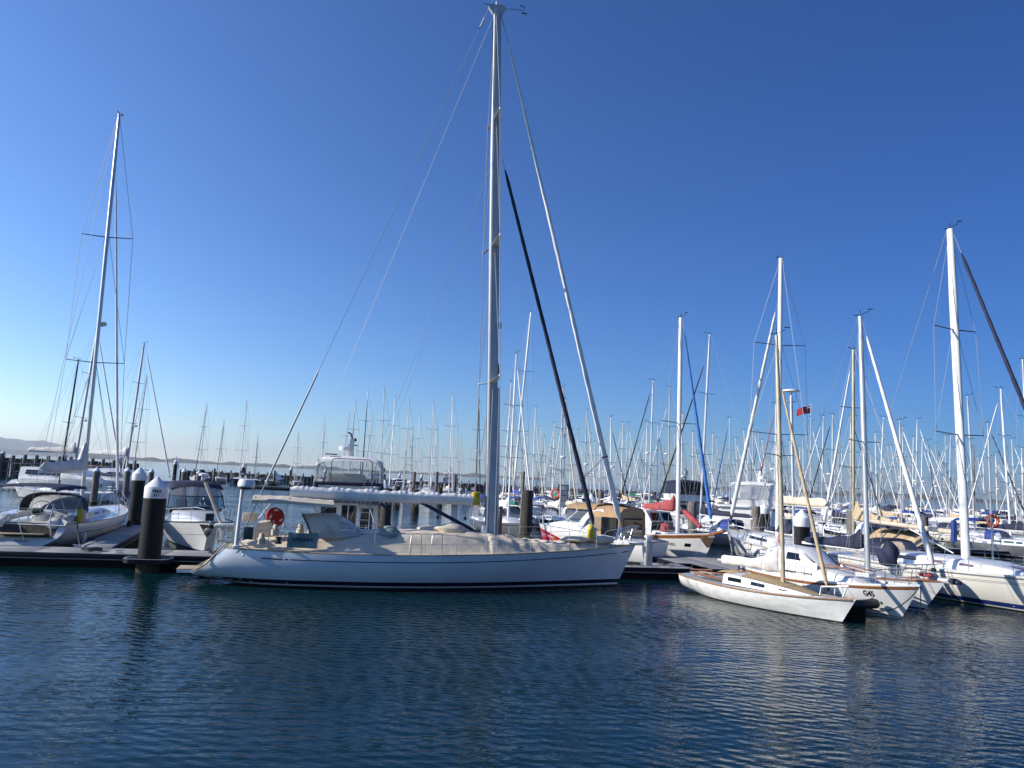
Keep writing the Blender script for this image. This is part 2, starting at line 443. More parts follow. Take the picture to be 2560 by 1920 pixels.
# far hills across the bay (left) and low wooded shore
def ridge(name, pts, depth, m, seed):
    """pts: (x, y, height) along the crest line"""
    rr = random.Random(seed); mb = MB(); fr = []; cr = []; bk = []
    for x, y, h in pts:
        v = Vector((x, y, 0)); dr = v.normalized()
        fr.append(v + Vector((0, 0, -2))); cr.append(v + dr * depth * .5 + Vector((0, 0, h))); bk.append(v + dr * depth + Vector((0, 0, -2)))
    mb.loft([fr, [(f + c) / 2 + Vector((0, 0, c.z * (.12 + .1 * rr.random()))) for f, c in zip(fr, cr)], cr, bk])
    o = mb.build(name, m, angle=80); o['kind'] = 'structure'
def polar(az, d): return (math.sin(R(az)) * d, math.cos(R(az)) * d)
def crest(az0, az1, d, n, fn, seed):
    rr = random.Random(seed); q = []
    for i in range(n + 1):
        t = i / n; az = az0 + (az1 - az0) * t
        q.append((*polar(az, d), max(.5, fn(t) * (1 + .10 * (rr.random() - .5)))))
    return q
def prof(*tab): return lambda t: lerp_tab(tab, t)
ridge('hills', crest(-46, -25, 13000, 60, prof((0, 150), (.22, 260), (.42, 330), (.5, 300), (.58, 235), (.66, 245), (.72, 190), (.84, 95), (1, 8)), 3), 2500, 'hill_forest', 4)
ridge('hills', crest(-42, -27.5, 9000, 40, prof((0, 80), (.3, 62), (.45, 70), (.7, 40), (1, 12)), 5), 1500, 'hill_forest', 6)
def shore_h(seed, base, amp):
    rr = random.Random(seed); ph = [rr.random() * 6 for _ in range(6)]
    return lambda t: base + amp * sum(math.sin(t * k * 40 + p) for k, p in zip((.2, .45, 1, 1.7, 2.9, 4.1), ph)) / 2.5
ridge('terrain', crest(-30, 3, 6500, 220, shore_h(2, 24, 8), 8), 300, 'land_scrub', 9)
ridge('terrain', crest(14, 40, 3800, 160, shore_h(5, 17, 7), 12), 300, 'land_scrub', 10)

# ------------------------------------------------------------------ main floating dock
DA = R(11.6); DU = Vector((math.cos(DA), math.sin(DA), 0)); DN = Vector((-math.sin(DA), math.cos(DA), 0)); DO = Vector((0, 34.1, 0))
def dk(s, n, z=0): return DO + DU * s + DN * n + Vector((0, 0, z))
DZ = .55
def pontoon(name, label, loc, rz, L, W, z=DZ, planks=2.4, group=None):
    t = thing(name, label, 'dock', loc, rz, group)
    d = MB(); k = max(1, round(L / planks)); st = L / k
    for i in range(k): d.rbox((st * (i + .5), W / 2, z - .05), (st - .025, W - .16, .10), .015)
    d.build('deck', 'dock_concrete', t)
    f = MB(); f.box((L / 2, W / 2, z / 2 - .30), (L - .06, W - .06, z - .12 + .6)); f.build('float', 'dock_float', t)
    e = MB()
    for y in (.035, W - .035): e.rbox((L / 2, y, z - .09), (L, .07, .2), .02)
    for x in (.035, L - .035): e.rbox((x, W / 2, z - .09), (.07, W - .145, .2), .02)
    e.build('fender_strip', 'dock_fender', t)
    q = MB(); q.box((L / 2, -.012, z - .215), (L, .02, .03)); q.build('rubbing_rail', 'dock_rail', t)
    return t
p0 = dk(-34, 0); pontoon('floating_dock', 'long grey floating dock with dark fender strip, behind the white yacht with the name banner', (p0.x, p0.y, 0), DA, 44.2, 2.3)
def cleat(s, n, label, rot=0):
    p = dk(s, n, DZ); t = thing('mooring_cleat', label, 'cleat', p, DA + rot, 'mooring cleats on the dock')
    b = MB(); b.rbox((0, 0, .02), (.3, .12, .04), .01); b.tube([(-.07, 0, .03), (-.07, 0, .11)], .022); b.tube([(.07, 0, .03), (.07, 0, .11)], .022)
    b.build('base', 'stainless', t)
    h = MB(); h.tube([(-.2, 0, .14), (-.1, 0, .12), (.1, 0, .12), (.2, 0, .14)], [.018, .026, .026, .018], 8); h.build('horn', 'stainless', t)
def rope_coil(s, n, label, seed, r=.26):
    rr = random.Random(seed); p = dk(s, n, DZ); pts = []
    for i in range(70):
        a = i * .55; rad = r * (.5 + .5 * rr.random()); pts.append((p.x + rad * 1.5 * math.cos(a), p.y + rad * math.sin(a), p.z + .03 + .05 * rr.random() + .0012 * i))
    tag(MB().tube(pts, .02, 6).build('rope_coil', 'dark_rope'), label, 'rope', 'ropes lying on the dock')
cleat(-18.2, 2.0, 'steel cleat on the dock behind the white sloop with the blue sprayhood')
cleat(-16.1, .45, 'steel cleat at the dock edge, left of the tall black pile')
cleat(-11.7, .5, 'steel cleat at the dock edge between the black pile and the yacht stern')
cleat(8.3, .5, 'steel cleat on the dock edge just behind the small white open keelboat')
rope_coil(-17.3, .9, 'dark rope bundle on the dock, left of the tall black pile', 1, .3)
rope_coil(-12.35, .9, 'dark rope bundle on the dock in front of the motor cruiser bow', 2, .27)
rope_coil(6.55, 1.0, 'dark rope bundle on the dock beside the grey service pedestal', 3, .3)
rope_coil(8.35, 1.5, 'dark rope bundle on the dock by the dark blue double-ender bow', 4, .2)

# finger pontoons
p1 = dk(-16.9, 2.3); pontoon('finger_dock', 'grey finger dock between the white sloop and the motor cruiser', (p1.x, p1.y, 0), DA + R(97), 13.0, 1.5, group='finger docks')
p1 = dk(4.6, 2.3); pontoon('finger_dock', 'grey finger dock left of the dark blue double-ender', (p1.x, p1.y, 0), DA + R(103), 13.0, 1.3, group='finger docks')
pontoon('finger_dock', 'dark ended finger dock between the open keelboat and the yacht marked G45', (8.75, 35.0, 0), R(-62.5), 8.5, .8, group='finger docks')
# big round fender rolled on the end of that finger
fe = Vector((8.75, 35.0, 0)) + Vector((math.cos(R(-62.5)), math.sin(R(-62.5)), 0)) * 8.55
t = thing('dock_fender', 'black rubber roller fender across the end of the finger dock, by the G45 bow', 'fender', (fe.x, fe.y, .5), R(-62.5))
mb = MB(); mb.tube([(0.1, -.35, 0), (.1, -.25, 0), (.1, 1.1, 0), (.1, 1.2, 0)], [.1, .17, .17, .1], 14); mb.build('roller', 'black_plastic', t)
mb = MB(); mb.tube([(-.25, -.1, .05), (.1, -.1, .2), (.1, -.1, .0)], .025); mb.build('bracket', 'dark_grey_plastic', t)
mb = MB(); mb.tube([(-.25, .95, .05), (.1, .95, .2), (.1, .95, 0)], .025); mb.build('bracket', 'dark_grey_plastic', t)

# rope from the finger to the sloop
def rope(name, label, a, b, sag, r=.018, m='dark_rope', n=14, group='mooring ropes'):
    a, b = Vector(a), Vector(b)
    pts = [a.lerp(b, i / n) + Vector((0, 0, -sag * 4 * (i / n) * (1 - i / n))) for i in range(n + 1)]
    return tag(MB().tube(pts, r, 6).build(name, m), label, 'rope', group)

# service pedestal on the dock
def pedestal(p, label, rz=0):
    t = thing('service_pedestal', label, 'service pedestal', p, rz, 'service pedestals')
    b = MB(); b.rbox((0, 0, .55), (.34, .30, 1.1), .02); b.build('housing', 'pedestal_alloy', t)
    c = MB(); c.rbox((-.03, 0, 1.27), (.30, .30, .32), .03); c.build('head', 'white_plastic', t)
    MB().box((-.186, 0, 1.25), (.012, .2, .16)).build('socket_panel', 'dark_grey_plastic', t); MB().box((-.176, 0, .75), (.012, .22, .3)).build('socket_panel', 'dark_grey_plastic', t)
p = dk(7.35, 1.0, DZ); pedestal((p.x, p.y, p.z), 'grey service pedestal on the dock beside the big yacht bow', DA)

# ------------------------------------------------------------------ piles
def capped_pile(x, y, r, top, label, sleeve='pile_sleeve', cap_h=.46, cone=.42, z0=-2.0, group='white capped piles', n=28):
    t = thing('mooring_pile', label, 'pile', (x, y, 0), 0, group)
    zb = top - cone - cap_h
    a = MB(); a.lathe([(r, z0), (r, .12), (r, zb + .04)], n); a.build('sleeve', sleeve, t)
    g = MB(); g.lathe([(r + .012, -1.0), (r + .018, .12), (r + .004, .42)], n); g.build('marine_growth', 'pile_growth', t)
    c = MB(); c.lathe([(r + .012, zb), (r + .018, zb + .01), (r + .018, top - cone), (r + .006, top - cone + .012), (.04, top - .01), (.012, top)], n); c.build('cap', 'white_plastic', t)
    return t
pp = Vector((-14.27, 30.55, 0))
pile = capped_pile(pp.x, pp.y, .43, 3.78, 'tall black pile with lettered white cone cap at the dock edge, nearest the camera')
def pile_text(body, size, z):
    base = math.atan2(-pp.y, -pp.x) + R(4)
    def fn(u, v, d):
        a = base + u / .452
        rr = .4505 + max(0, d) * 1.0
        return Vector((rr * math.cos(a), rr * math.sin(a), z + v))
    text_on('lettering', body, size, fn, 'lettering_black', pile, space=1.05, bold=.006)
pile_text('PMA', .17, 3.19); pile_text('F16', .15, 3.03)
cg = MB()
ring_in = [(.47 * math.cos(R(a)), .47 * math.sin(R(a))) for a in range(0, 360, 15)]
hexo = []
for a in range(0, 360, 15):
    q = R(a); k = .82 / max(abs(math.cos(q)) * .92, abs(math.sin(q)) * 1.25, abs(math.cos(q)) * .55 + abs(math.sin(q)) * .75); hexo.append((k * math.cos(q), k * math.sin(q)))
secs = []
for prf in ((ring_in, .52), (hexo, .52), (hexo, .36), (ring_in, .36), (ring_in, .52)): secs.append([Vector((a, b, prf[1])) for a, b in prf[0]])
cg.loft(secs, closed=True)
co = cg.build('guide_collar', 'dock_fender', pile, angle=30); co.rotation_euler = (0, 0, DA)
cr2 = MB(); cr2.loft([[Vector((a * s_, b * s_, z)) for a, b in hexo] for s_, z in ((1.0, .5225), (.9, .53))], closed=True)
c2 = cr2.build('collar_rim', 'dock_rail', pile); c2.rotation_euler = (0, 0, DA)
capped_pile(-24.4, 49.6, .40, 3.95, 'black pile with white cone cap partly hidden behind the lettered pile')
capped_pile(20.9, 60.5, .43, 3.45, 'black pile with white cone cap behind the white centre cockpit yacht')
capped_pile(15.35, 38.8, .40, 3.55, 'black pile with white cone cap behind the cabin of the yacht marked G45')
def small_pile(px_x, y, r, top, label, sleeve='grey_timber'):
    return capped_pile(px_x, y, r, top, label, sleeve, .1, .34, group='slim piles with white tips', n=14)
small_pile(-37.9, 69, .30, 3.6, 'slim grey pile with white tip in front of the white hull marked X424')
small_pile(-38.6, 76, .29, 3.65, 'slim grey pile with white tip between the two moored catamarans')
small_pile(-36.2, 76, .27, 3.65, 'slim grey pile with white tip right of the two catamarans')
small_pile(-35.5, 86, .27, 3.65, 'slim grey pile with white tip behind the tall black pile')
small_pile(-34.6, 80, .27, 3.8, 'slim grey pile with slanting white tip above the cruiser roof', )
capped_pile(10.2, 90, .9, 3.1, 'stubby wide white cone cap on a pile behind the tan canvas cruiser', cone=1.1, cap_h=.4)
capped_pile(-13.1, 80, .8, 3.6, 'wide white cone cap rising behind the boom of the big yacht', cone=1.3, cap_h=.4)
def timber_pile(x, y, r, top, label, m='dark_timber', pole=0):
    t = thing('timber_pile', label, 'pile', (x, y, 0), 0, 'bare timber piles'); rr = random.Random(int(x * 10 + y))
    a = MB(); a.lathe([(r * 1.05, -2), (r * 1.08, .3), (r, .8), (r * .97, top * .7), (r * .93, top - .03), (r * .8, top)], 12); a.build('trunk', m, t)
    g = MB(); g.lathe([(r * 1.1, -1), (r * 1.16, .1), (r * 1.1, .5), (r * 1.02, .62)], 12); g.build('marine_growth', 'pile_growth', t)
    if pole:
        b = MB(); b.tube([(-r * .95, -.1, .4), (-r * .9, -.1, top + pole)], .11, 8); b.build('guide_pole', 'grey_timber', t)
timber_pile(1.55, 55, .42, 3.6, 'dark timber pile with a grey pole lashed to it, left of the red striped cruiser', pole=1.35)
timber_pile(-9.1, 57, .42, 3.2, 'thick dark timber pile beside the white wheelhouse')
timber_pile(-10.3, 85, .42, 2.6, 'weed-covered timber pile standing in open water under the boom')
timber_pile(-14.2, 97, .4, 2.7, 'timber pile in open water behind the thick pile, left one of the pair')
timber_pile(-9.6, 108, .4, 2.6, 'timber pile in open water, furthest of those under the boom')
timber_pile(-16.8, 100, .4, 2.7, 'short timber pile partly hidden by the wheelhouse roof')

# ------------------------------------------------------------------ timber breakwater
def breakwater(name, label, a, b, top, posts, pr=.25, capped=None, seed=1, m='dark_timber'):
    a, b = Vector((*a, 0)), Vector((*b, 0)); L = (b - a).length; ang = math.atan2(b.y - a.y, b.x - a.x)
    t = thing(name, label, 'breakwater', a, ang, 'timber breakwaters'); rr = random.Random(seed)
    w_ = MB(); k = int(L / .9)
    for i in range(k):
        h = top - .05 - rr.random() * .28
        w_.box((L * (i + .5) / k, .25, h / 2 - .7), (L / k - .04, .16, h + 1.4))
    w_.build('plank_wall', m, t)
    q = MB(); q.box((L / 2, -.02, top * .78), (L, .2, .3)); q.box((L / 2, -.02, top * .32), (L, .2, .28)); q.build('waling', 'grey_timber', t)
    n = min(posts, 95)
    for i in range(n):
        p_ = MB(); h = top + .25 + rr.random() * .3; p_.lathe([(pr, -1.5), (pr, h - .1), (pr * .8, h)], 8, (L * (i + .5) / n, -.35, 0)); p_.build('post', 'grey_timber', t)
    return t
breakwater('breakwater', 'dark high timber breakwater wall with many posts behind the catamarans', (-128, 118), (-74, 150), 3.9, 34, .34)
breakwater('breakwater', 'long low dark timber breakwater across the harbour mouth', (-86, 196), (48, 232), 2.5, 60, .26, seed=3)
bw = [(-97.5, 144), (-88.5, 149), (-79, 152), (-73, 164), (-63, 178)]
nm = ['leftmost white tipped pile standing above the timber breakwater', 'second white tipped pile from the left above the breakwater', 'white tipped pile above the breakwater, left of the covered mainsail',
      'white tipped pile above the breakwater, right of the covered mainsail', 'white tipped pile behind the large motor yacht on the breakwater']
for (x, y), l in zip(bw, nm): capped_pile(x, y, .40, 5.0, l, cap_h=.6, cone=.5, group='white tipped breakwater piles', n=14)
for x, y, tp, l in ((-69, 196, 8.0, 'capped pile above the low breakwater, right of the wind turbine'), (-58, 200, 7.6, 'capped pile above the low breakwater, behind the white radar dome'),
                    (-49.5, 203, 7.4, 'capped pile above the low breakwater, second left of the twin backstays'), (-40.5, 205, 7.2, 'capped pile above the low breakwater, left of the twin backstays'),
                    (-30, 208, 6.6, 'capped pile above the low breakwater, right of the thick white backstay'), (-24, 209, 6.2, 'capped pile above the low breakwater, left of the flybridge enclosure')):
    capped_pile(x, y, .38, tp * .3 + 2.5, l, cap_h=.6, cone=.5, group='white tipped breakwater piles', n=14)
# slim dark mooring poles in front of the breakwater boats
for i, (x, y, tp, l) in enumerate(((-67.5, 172, 4.8, 'dark mooring pole in front of the boat with the navy bimini'), (-55.5, 178, 5.0, 'dark mooring pole beside the moored boat with white tent cover'),
                    (-46, 180, 5.0, 'dark mooring pole in front of the boat with white tent cover'), (-39, 182, 4.6, 'dark mooring pole, first to the right of the tent-covered boat'), (-31.5, 183, 4.4, 'dark mooring pole in open water by the small white sloop'),
                    (-25, 184, 4.3, 'dark mooring pole right of the small white sloop'), (-18.5, 185, 4.0, 'dark mooring pole just left of the flybridge enclosure'))):
    t = thing('mooring_pole', l, 'pole', (x, y, 0), 0, 'slim dark mooring poles')
    MB().lathe([(.28, -2), (.28, tp * .7 - .1), (.2, tp * .7)], 10).build('shaft', 'black_plastic', t)
    MB().lathe([(.32, -1), (.32, .5)], 10).build('marine_growth', 'pile_growth', t)
# wind turbine on the breakwater end
t = thing('wind_turbine', 'small wind turbine with three blades standing beyond the breakwater', 'wind turbine', (-265, 600, 0))
MB().lathe([(.7, -1), (.5, 4), (.35, 6.6)], 12).build('tower', 'white_plastic', t)
MB().rbox((0, -.3, 6.9), (.7, 1.6, .7), .1).build('nacelle', 'white_plastic', t)
for a in (75, 195, 315):
    b = MB(); q = Vector((math.sin(R(a)), 0, math.cos(R(a)))); c0 = Vector((0, -1.15, 6.9))
    b.tube([c0 - q * .1, c0 + q * .8, c0 + q * 4.2], [.16, .34, .08], 6, sq=.4); b.build('blade', 'grey_spar', t)
# ================================================================== THE BIG YACHT
Y1 = thing('sailing_yacht', 'large white sloop with navy cove stripe, cream deck covers and APSARA banner, filling the middle', 'yacht', (-11.49, 28.19, 0), R(16.0), 'sailing yachts')
HB = Hull(17.95, 4.15, zs=(1.36, 1.36, 1.75), tr=.40, sp=.72, tm=.46, stern_rake=1.07, bow_over=.86, zk=((0, .30), (.08, .10), (.2, -.3), (.4, -.6), (.85, -.6), (1, -.5)), n=2.3, m=1.9, p=1.9, q=1.0, flare=.10, flare_bow=.25)
HB.sr = 1.07
_ox = HB.x
def _apx(t, z, h=HB):
    xd = 1.07 + t * (h.L - 1.07); xw = -.37 + t * (h.L - h.bo + .37)
    return xw + (xd - xw) * max(-.4, z / h.zs(t))
HB.x = _apx
hull = HB.shell(40).build('hull', 'cool_white_paint', Y1, angle=35)
HB.deck(30, 8, .08).build('deck', 'weathered_teak', Y1)
HB.band(lambda t: max(HB.zk(t) + .01, -.3), lambda t: max(.08, HB.zk(t) + .025), .005, .06, 1, 40, 6).build('antifoul', 'antifoul_black', hull)
HB.band(lambda t: .10, lambda t: .135, .007, .05, 1, 40).build('white_boot_line', 'white_gelcoat', hull)
HB.band(lambda t: .145 + .01 * t, lambda t: .30 + .015 * t, .006, .022, 1, 40, 2).build('navy_boot_stripe', 'navy_paint', hull)
cz = lambda t: HB.zs(t) - .245
HB.band(lambda t: cz(t) - .02, lambda t: cz(t) + .012, .006, .155, .945, 40).build('cove_stripe', 'navy_paint', hull)
HB.band(lambda t: cz(t) - .028, lambda t: cz(t) + .018, .006, .095, .138, 4).build('cove_dash', 'navy_paint', hull)
HB.band(lambda t: cz(t) - .024, lambda t: cz(t) + .016, .006, .143, .150, 2).build('cove_dot', 'navy_paint', hull)
HB.band(lambda t: cz(t) - .03 * math.sin(min(1, (t - .958) / .03) * 3.1), lambda t: cz(t) + .03 * math.sin(min(1, (t - .958) / .03) * 3.1), .006, .958, .988, 6).build('cove_arrow', 'navy_paint', hull)
HB.rail(.035, .02, .03, 0.0, .995, 40, n=6).build('toe_rail', 'weathered_teak', Y1)
# skin fittings
for x, z in ((1.75, 1.16), (2.6, .52)):
    t = HB.tx(x, z); p = HB.pt(t, z, -1, .004); MB().lathe([(.03, 0), (.02, .012)], 10).build('skin_fitting', 'stainless', hull).matrix_local = Matrix.Translation(p) @ Matrix.Rotation(R(90), 4, 'X')
# transom platform board sticking out over the stern
b = MB(); b.rbox((.12, .3, .50), (1.35, 1.0, .06), .015); b.build('boarding_platform', 'weathered_teak', Y1)
b = MB(); b.box((.12, -.21, .43), (1.3, .03, .09)); b.box((.12, .81, .43), (1.3, .03, .09)); b.build('platform_frame', 'white_gelcoat', Y1)
for sd in (-1, 1): MB().tube([(1.02, sd * .80, 1.42), (.5, sd * .78, .78), (.05, sd * .72, .5)], .03).build('transom_trim', 'weathered_teak', Y1)

# cream canvas over the whole deck, trunk cabin and cockpit coaming underneath
nz1 = random.Random(5)
from mathutils import noise as mnoise
PH = [(nz1.uniform(1, 9), nz1.uniform(1, 9), nz1.uniform(0, 6), nz1.uniform(.3, 1)) for _ in range(14)]
def wr(x, y): return sum(a * math.sin(kx * x + ky * y + p) for kx, ky, p, a in PH) / 8
TOP = ((1.2, 1.46), (2.0, 1.66), (3.0, 1.80), (4.5, 1.86), (6.0, 2.06), (8, 2.12), (10.5, 2.14), (11.4, 2.06), (12.6, 1.84), (14.0, 1.76), (15.5, 1.80), (16.8, 1.84), (17.4, 1.82))
def cover(u, v):
    x = 1.2 + u * 16.1; t = HB.tx(x); bd = max(.05, HB.b(t) - .16); zd = HB.zs(t) + .035
    y = (2 * v - 1) * bd; e = bd - abs(y)
    h = lerp_tab(TOP, x) - zd
    wid = .75 if x < 11 else .55
    k = soft(0, wid, e) * (.86 + .14 * soft(.3, 1.2, e))
    amp = .014 if x < 10.6 else .06
    if x > 11.2: amp += .05 * soft(11.2, 14, x)
    tent = .12 * math.exp(-((x - 10.1) / .35) ** 2 - (y / .5) ** 2) + .10 * math.exp(-((x - 8.6) / .5) ** 2 - ((y + .2) / .3) ** 2)
    if x > 10.8: tent += .13 * soft(10.8, 12.2, x) * (1 - 2 * abs(mnoise.noise((x * 1.5 + y * .8, y * 2.6 - x * .5, 3.1)))) * soft(0, .4, e) - .05 * soft(10.8, 12.2, x)
    return (x, y, zd + h * k + tent + amp * wr(x * 1.1, y * 1.6) * soft(0, .25, e) + (.022 if x > 11 else .006) * math.sin(x * 9 + y * 5 + 2 * math.sin(y * 4)) * soft(0, .2, e))
MB().grid(cover, 300, 44).build('deck_cover', 'cream_canvas', Y1, angle=60)
def bundle(c, d, seed, m, name, parent, label=None):
    rr = random.Random(seed); bm = bmesh.new(); bmesh.ops.create_icosphere(bm, subdivisions=3, radius=1)
    ph = [(rr.uniform(2, 6), rr.uniform(2, 6), rr.uniform(2, 6), rr.uniform(0, 6)) for _ in range(5)]
    mb = MB()
    for v in bm.verts:
        k = 1 + .10 * sum(math.sin(a * v.co.x + b_ * v.co.y + c_ * v.co.z + p) for a, b_, c_, p in ph) / 1.6
        v.co = Vector((v.co.x * d[0] * k, v.co.y * d[1] * k, max(-.55, v.co.z) * d[2] * k))
    bm.verts.ensure_lookup_table()
    mb.add([v.co + Vector(c) for v in bm.verts], [[v.index for v in f.verts] for f in bm.faces]); bm.free()
    return mb.build(name, m, parent, label, angle=70)
bundle((9.55, -.35, 2.2), (.62, .4, .24), 3, 'cream_canvas', 'folded_canvas', Y1)
bundle((8.75, .1, 2.16), (.5, .45, .16), 8, 'cream_canvas', 'folded_canvas', Y1)
bundle((16.35, .0, 1.93), (.55, .38, .2), 4, 'cream_canvas', 'folded_canvas', Y1)
bundle((15.1, -.1, 1.95), (.7, .45, .14), 9, 'cream_canvas', 'folded_canvas', Y1)
bundle((7.0, -.95, 1.96), (.46, .38, .34), 6, 'teal_canvas', 'winch_cover', Y1, 'grey green cover over a hump on the coachroof')

# mast
def A(x, y, z): return Vector((x, y, z))
mb_, mt_ = A(11.36, 0, 1.6), A(10.40, 0, 25.35)
def on_mast(z): return mb_.lerp(mt_, (z - mb_.z) / (mt_.z - mb_.z))
def spar(name, a, b, rx, ry, m, parent, taper=1.0, n=14, t0=.8, ex=1.0):
    pw = lambda q: math.copysign(abs(q) ** ex, q)
    d = (b - a).normalized(); f = Vector((1, 0, 0)); f = (f - d * f.dot(d)).normalized(); s_ = d.cross(f); mb = MB(); secs = []
    for k in (0, t0, .94, 1):
        tp = 1 if k <= t0 else 1 - (1 - taper) * (k - t0) / (1 - t0)
        secs.append([a.lerp(b, k) + f * (rx * tp * pw(math.cos(2 * math.pi * i / n))) + s_ * (ry * tp * pw(math.sin(2 * math.pi * i / n))) for i in range(n)])
    mb.loft(secs, closed=True, cap=True); return mb.build(name, m, parent)
mast = spar('mast', mb_, mt_, .225, .14, 'grey_spar', Y1, .75, 32, .72, .55)
g = MB(); g.tube([on_mast(1.9) + A(-.232, 0, 0), on_mast(24.9) + A(-.19, 0, 0)], .02, 6); g.build('sail_track', 'dark_spar', mast)
g = MB(); g.tube([on_mast(1.8) + A(-.12, -.128, 0), on_mast(20) + A(-.10, -.128, 0)], .012, 5); g.tube([on_mast(1.8) + A(.19, -.09, 0), on_mast(12) + A(.19, -.09, 0), on_mast(24.5) + A(.12, -.08, 0)], .014, 5); g.build('halyards', 'dark_rope', mast)
g = MB(); g.tube([on_mast(1.7) + A(.30, .02, 0), on_mast(8.2) + A(.29, .02, 0)], .062, 10); g.build('spinnaker_pole', 'white_spar', Y1)
for z, hl, sw in ((20.1, 1.05, .10), (14.35, 1.45, .14), (8.4, 1.75, .16)):
    for sd in (-1, 1):
        r0 = on_mast(z); tip = r0 + A(-sw, sd * hl, hl * .06); s_ = MB()
        secs = []
        for k in (0, .5, 1):
            c_ = r0.lerp(tip, k) + A(0, 0, 0); w_ = .16 - .10 * k; h_ = .035 - .015 * k
            secs.append([c_ + A(w_ * math.cos(2 * math.pi * i / 10), 0, h_ * math.sin(2 * math.pi * i / 10)) for i in range(10)])
        s_.loft(secs, closed=True, cap=True); s_.lathe([(.03, -.05), (.045, 0), (.03, .05)], 8, tip); s_.build('spreader', 'white_spar', mast)
# masthead
m_ = MB(); m_.prism([(-.42, 0), (-.34, .16), (.30, .2), (.40, .05), (.22, -.28), (-.2, -.28)], .16); o = m_.build('masthead_crane', 'grey_spar', mast); o.location = mt_ + A(0, 0, .05)
m_ = MB(); m_.tube([mt_ + A(-.05, 0, .2), mt_ + A(-.05, 0, .34)], .05, 10); m_.tube([mt_ + A(-.05, 0, .34), mt_ + A(-.05, 0, .44)], .035, 10); m_.build('masthead_lamp', 'white_plastic', mast)
m_ = MB(); m_.tube([mt_ + A(-.28, 0, .2), mt_ + A(-.28, 0, .62)], .012); m_.tube([mt_ + A(.18, 0, .2), mt_ + A(.2, 0, .5)], .01); m_.build('radio_aerial', 'black_plastic', mast)
m_ = MB(); m_.tube([mt_ + A(.3, 0, .16), mt_ + A(1.2, -.15, .18), mt_ + A(1.24, -.15, .34)], .012); m_.tube([mt_ + A(1.24, -.15, .34), mt_ + A(1.0, -.15, .4)], .02, 5); m_.tube([mt_ + A(1.1, -.15, .05), mt_ + A(1.36, -.15, .05)], .03, 5); m_.tube([mt_ + A(-.35, 0, .18), mt_ + A(-.62, .1, .26)], .014); m_.build('wind_vane', 'black_plastic', mast)
m_ = MB(); q = on_mast(10.9); m_.rbox(q + A(.30, 0, 0), (.14, .16, .28), .04); m_.build('deck_lamp', 'white_plastic', mast)
m_ = MB(); q = on_mast(9.2); m_.rbox(q + A(.27, -.05, -.3), (.09, .12, .7), .03); m_.build('halyard_block', 'black_plastic', mast)
m_ = MB(); m_.rbox(A(10.95, -.32, 2.15), (.22, .2, .55), .05); m_.build('mast_locker', 'white_plastic', Y1)
m_ = MB(); m_.rbox(A(11.72, -.1, 2.65), (.14, .1, 1.15), .03); m_.build('mast_step_board', 'varnished_timber', Y1)

# headsails, furled
def furl(name, a, b, r0, r1, m, parent, turns=18, n=12):
    mb = MB(); pts = []; rs = []
    for i in range(61):
        k = i / 60; pts.append(a.lerp(b, k)); e = min(1, k / .02, (1 - k) / .025)
        rs.append((r0 + (r1 - r0) * k) * (.35 + .65 * max(0, e)) * (1 + .07 * math.sin(k * turns * 2 * math.pi)))
    mb.tube(pts, rs, n); return mb.build(name, m, parent)
ga, gb = A(17.30, 0, 2.35), A(10.85, 0, 24.4)
furl('furled_genoa', ga.lerp(gb, .02), ga.lerp(gb, .975), .125, .05, 'white_canvas', Y1)
na, nb = A(16.02, 0, 2.35), A(11.0, 0, 18.4)
furl('furled_staysail', na.lerp(nb, .015), na.lerp(nb, .97), .105, .07, 'navy_canvas', Y1)
d_ = MB(); d_.lathe([(.04, -.28), (.17, -.2), (.17, -.12), (.07, -.1), (.07, .06), (.15, .08), (.15, .14), (.04, .2)], 14, na + A(0, 0, -.1)); d_.build('furling_drum', 'stainless', Y1)
d_ = MB(); d_.lathe([(.04, -.28), (.16, -.2), (.16, -.12), (.06, -.1), (.06, .06), (.14, .08), (.14, .14), (.04, .2)], 14, ga + A(0.02, 0, -.12)); d_.build('furling_drum', 'stainless', Y1)
bundle((15.78, -.12, 2.15), (.18, .16, .42), 12, 'yellow_canvas', 'rope_bag', Y1, 'crumpled yellow green cover at the foot of the navy staysail')
q0 = ga.lerp(gb, .145)
b = MB(); b.ring(q0, .125, .03, gb - ga, 16, 6); b.tube([q0, na.lerp(nb, .135)], .014, 5); b.build('sail_lashing', 'navy_canvas', Y1)
b = MB(); q1 = na.lerp(nb, .135); b.ring(q1, .11, .03, nb - na, 16, 6); b.build('sail_lashing', 'navy_canvas', Y1)

# boom and sail cover
bm0, bm1 = A(10.72, 0, 3.42), A(3.30, 0, 3.36)
spar('boom', bm1, bm0, .10, .10, 'white_spar', Y1)
def boomcover(u, v):
    x = 3.2 + u * 7.3; a = 2 * math.pi * v; h = .25 - .03 * u; ctr = 3.46 - .01 * u
    rip = .018 * math.sin(x * 7.3) * math.sin(x * 2.1 + 1)
    y = .19 * math.sin(a); z = h * math.cos(a)
    if math.cos(a) > .6: z += rip * 1.6 + .016 * math.sin(x * 23 + 2 * math.sin(x * 5)) - .012
    return (x, y * (1 + .04 * math.sin(x * 3)), ctr + z)
c_ = MB(); c_.grid(boomcover, 160, 20); c_.add([boomcover(0, v / 20) for v in range(20)], [tuple(range(20))]); c_.add([boomcover(1, v / 20) for v in range(20)], [tuple(range(20))])
sc_ = c_.build('sail_cover', 'white_canvas', Y1, angle=70)
c_ = MB(); c_.tube([A(3.25 + i * .365, 0, 3.215) + A(0, -.1 * (i % 2) * 0 - .08, 0) for i in range(21)], .006, 4)
for i in range(20): c_.tube([A(3.4 + i * .365, -.10, 3.24), A(3.4 + i * .365, -.02, 3.12), A(3.4 + i * .365, .1, 3.24)], .012, 4)
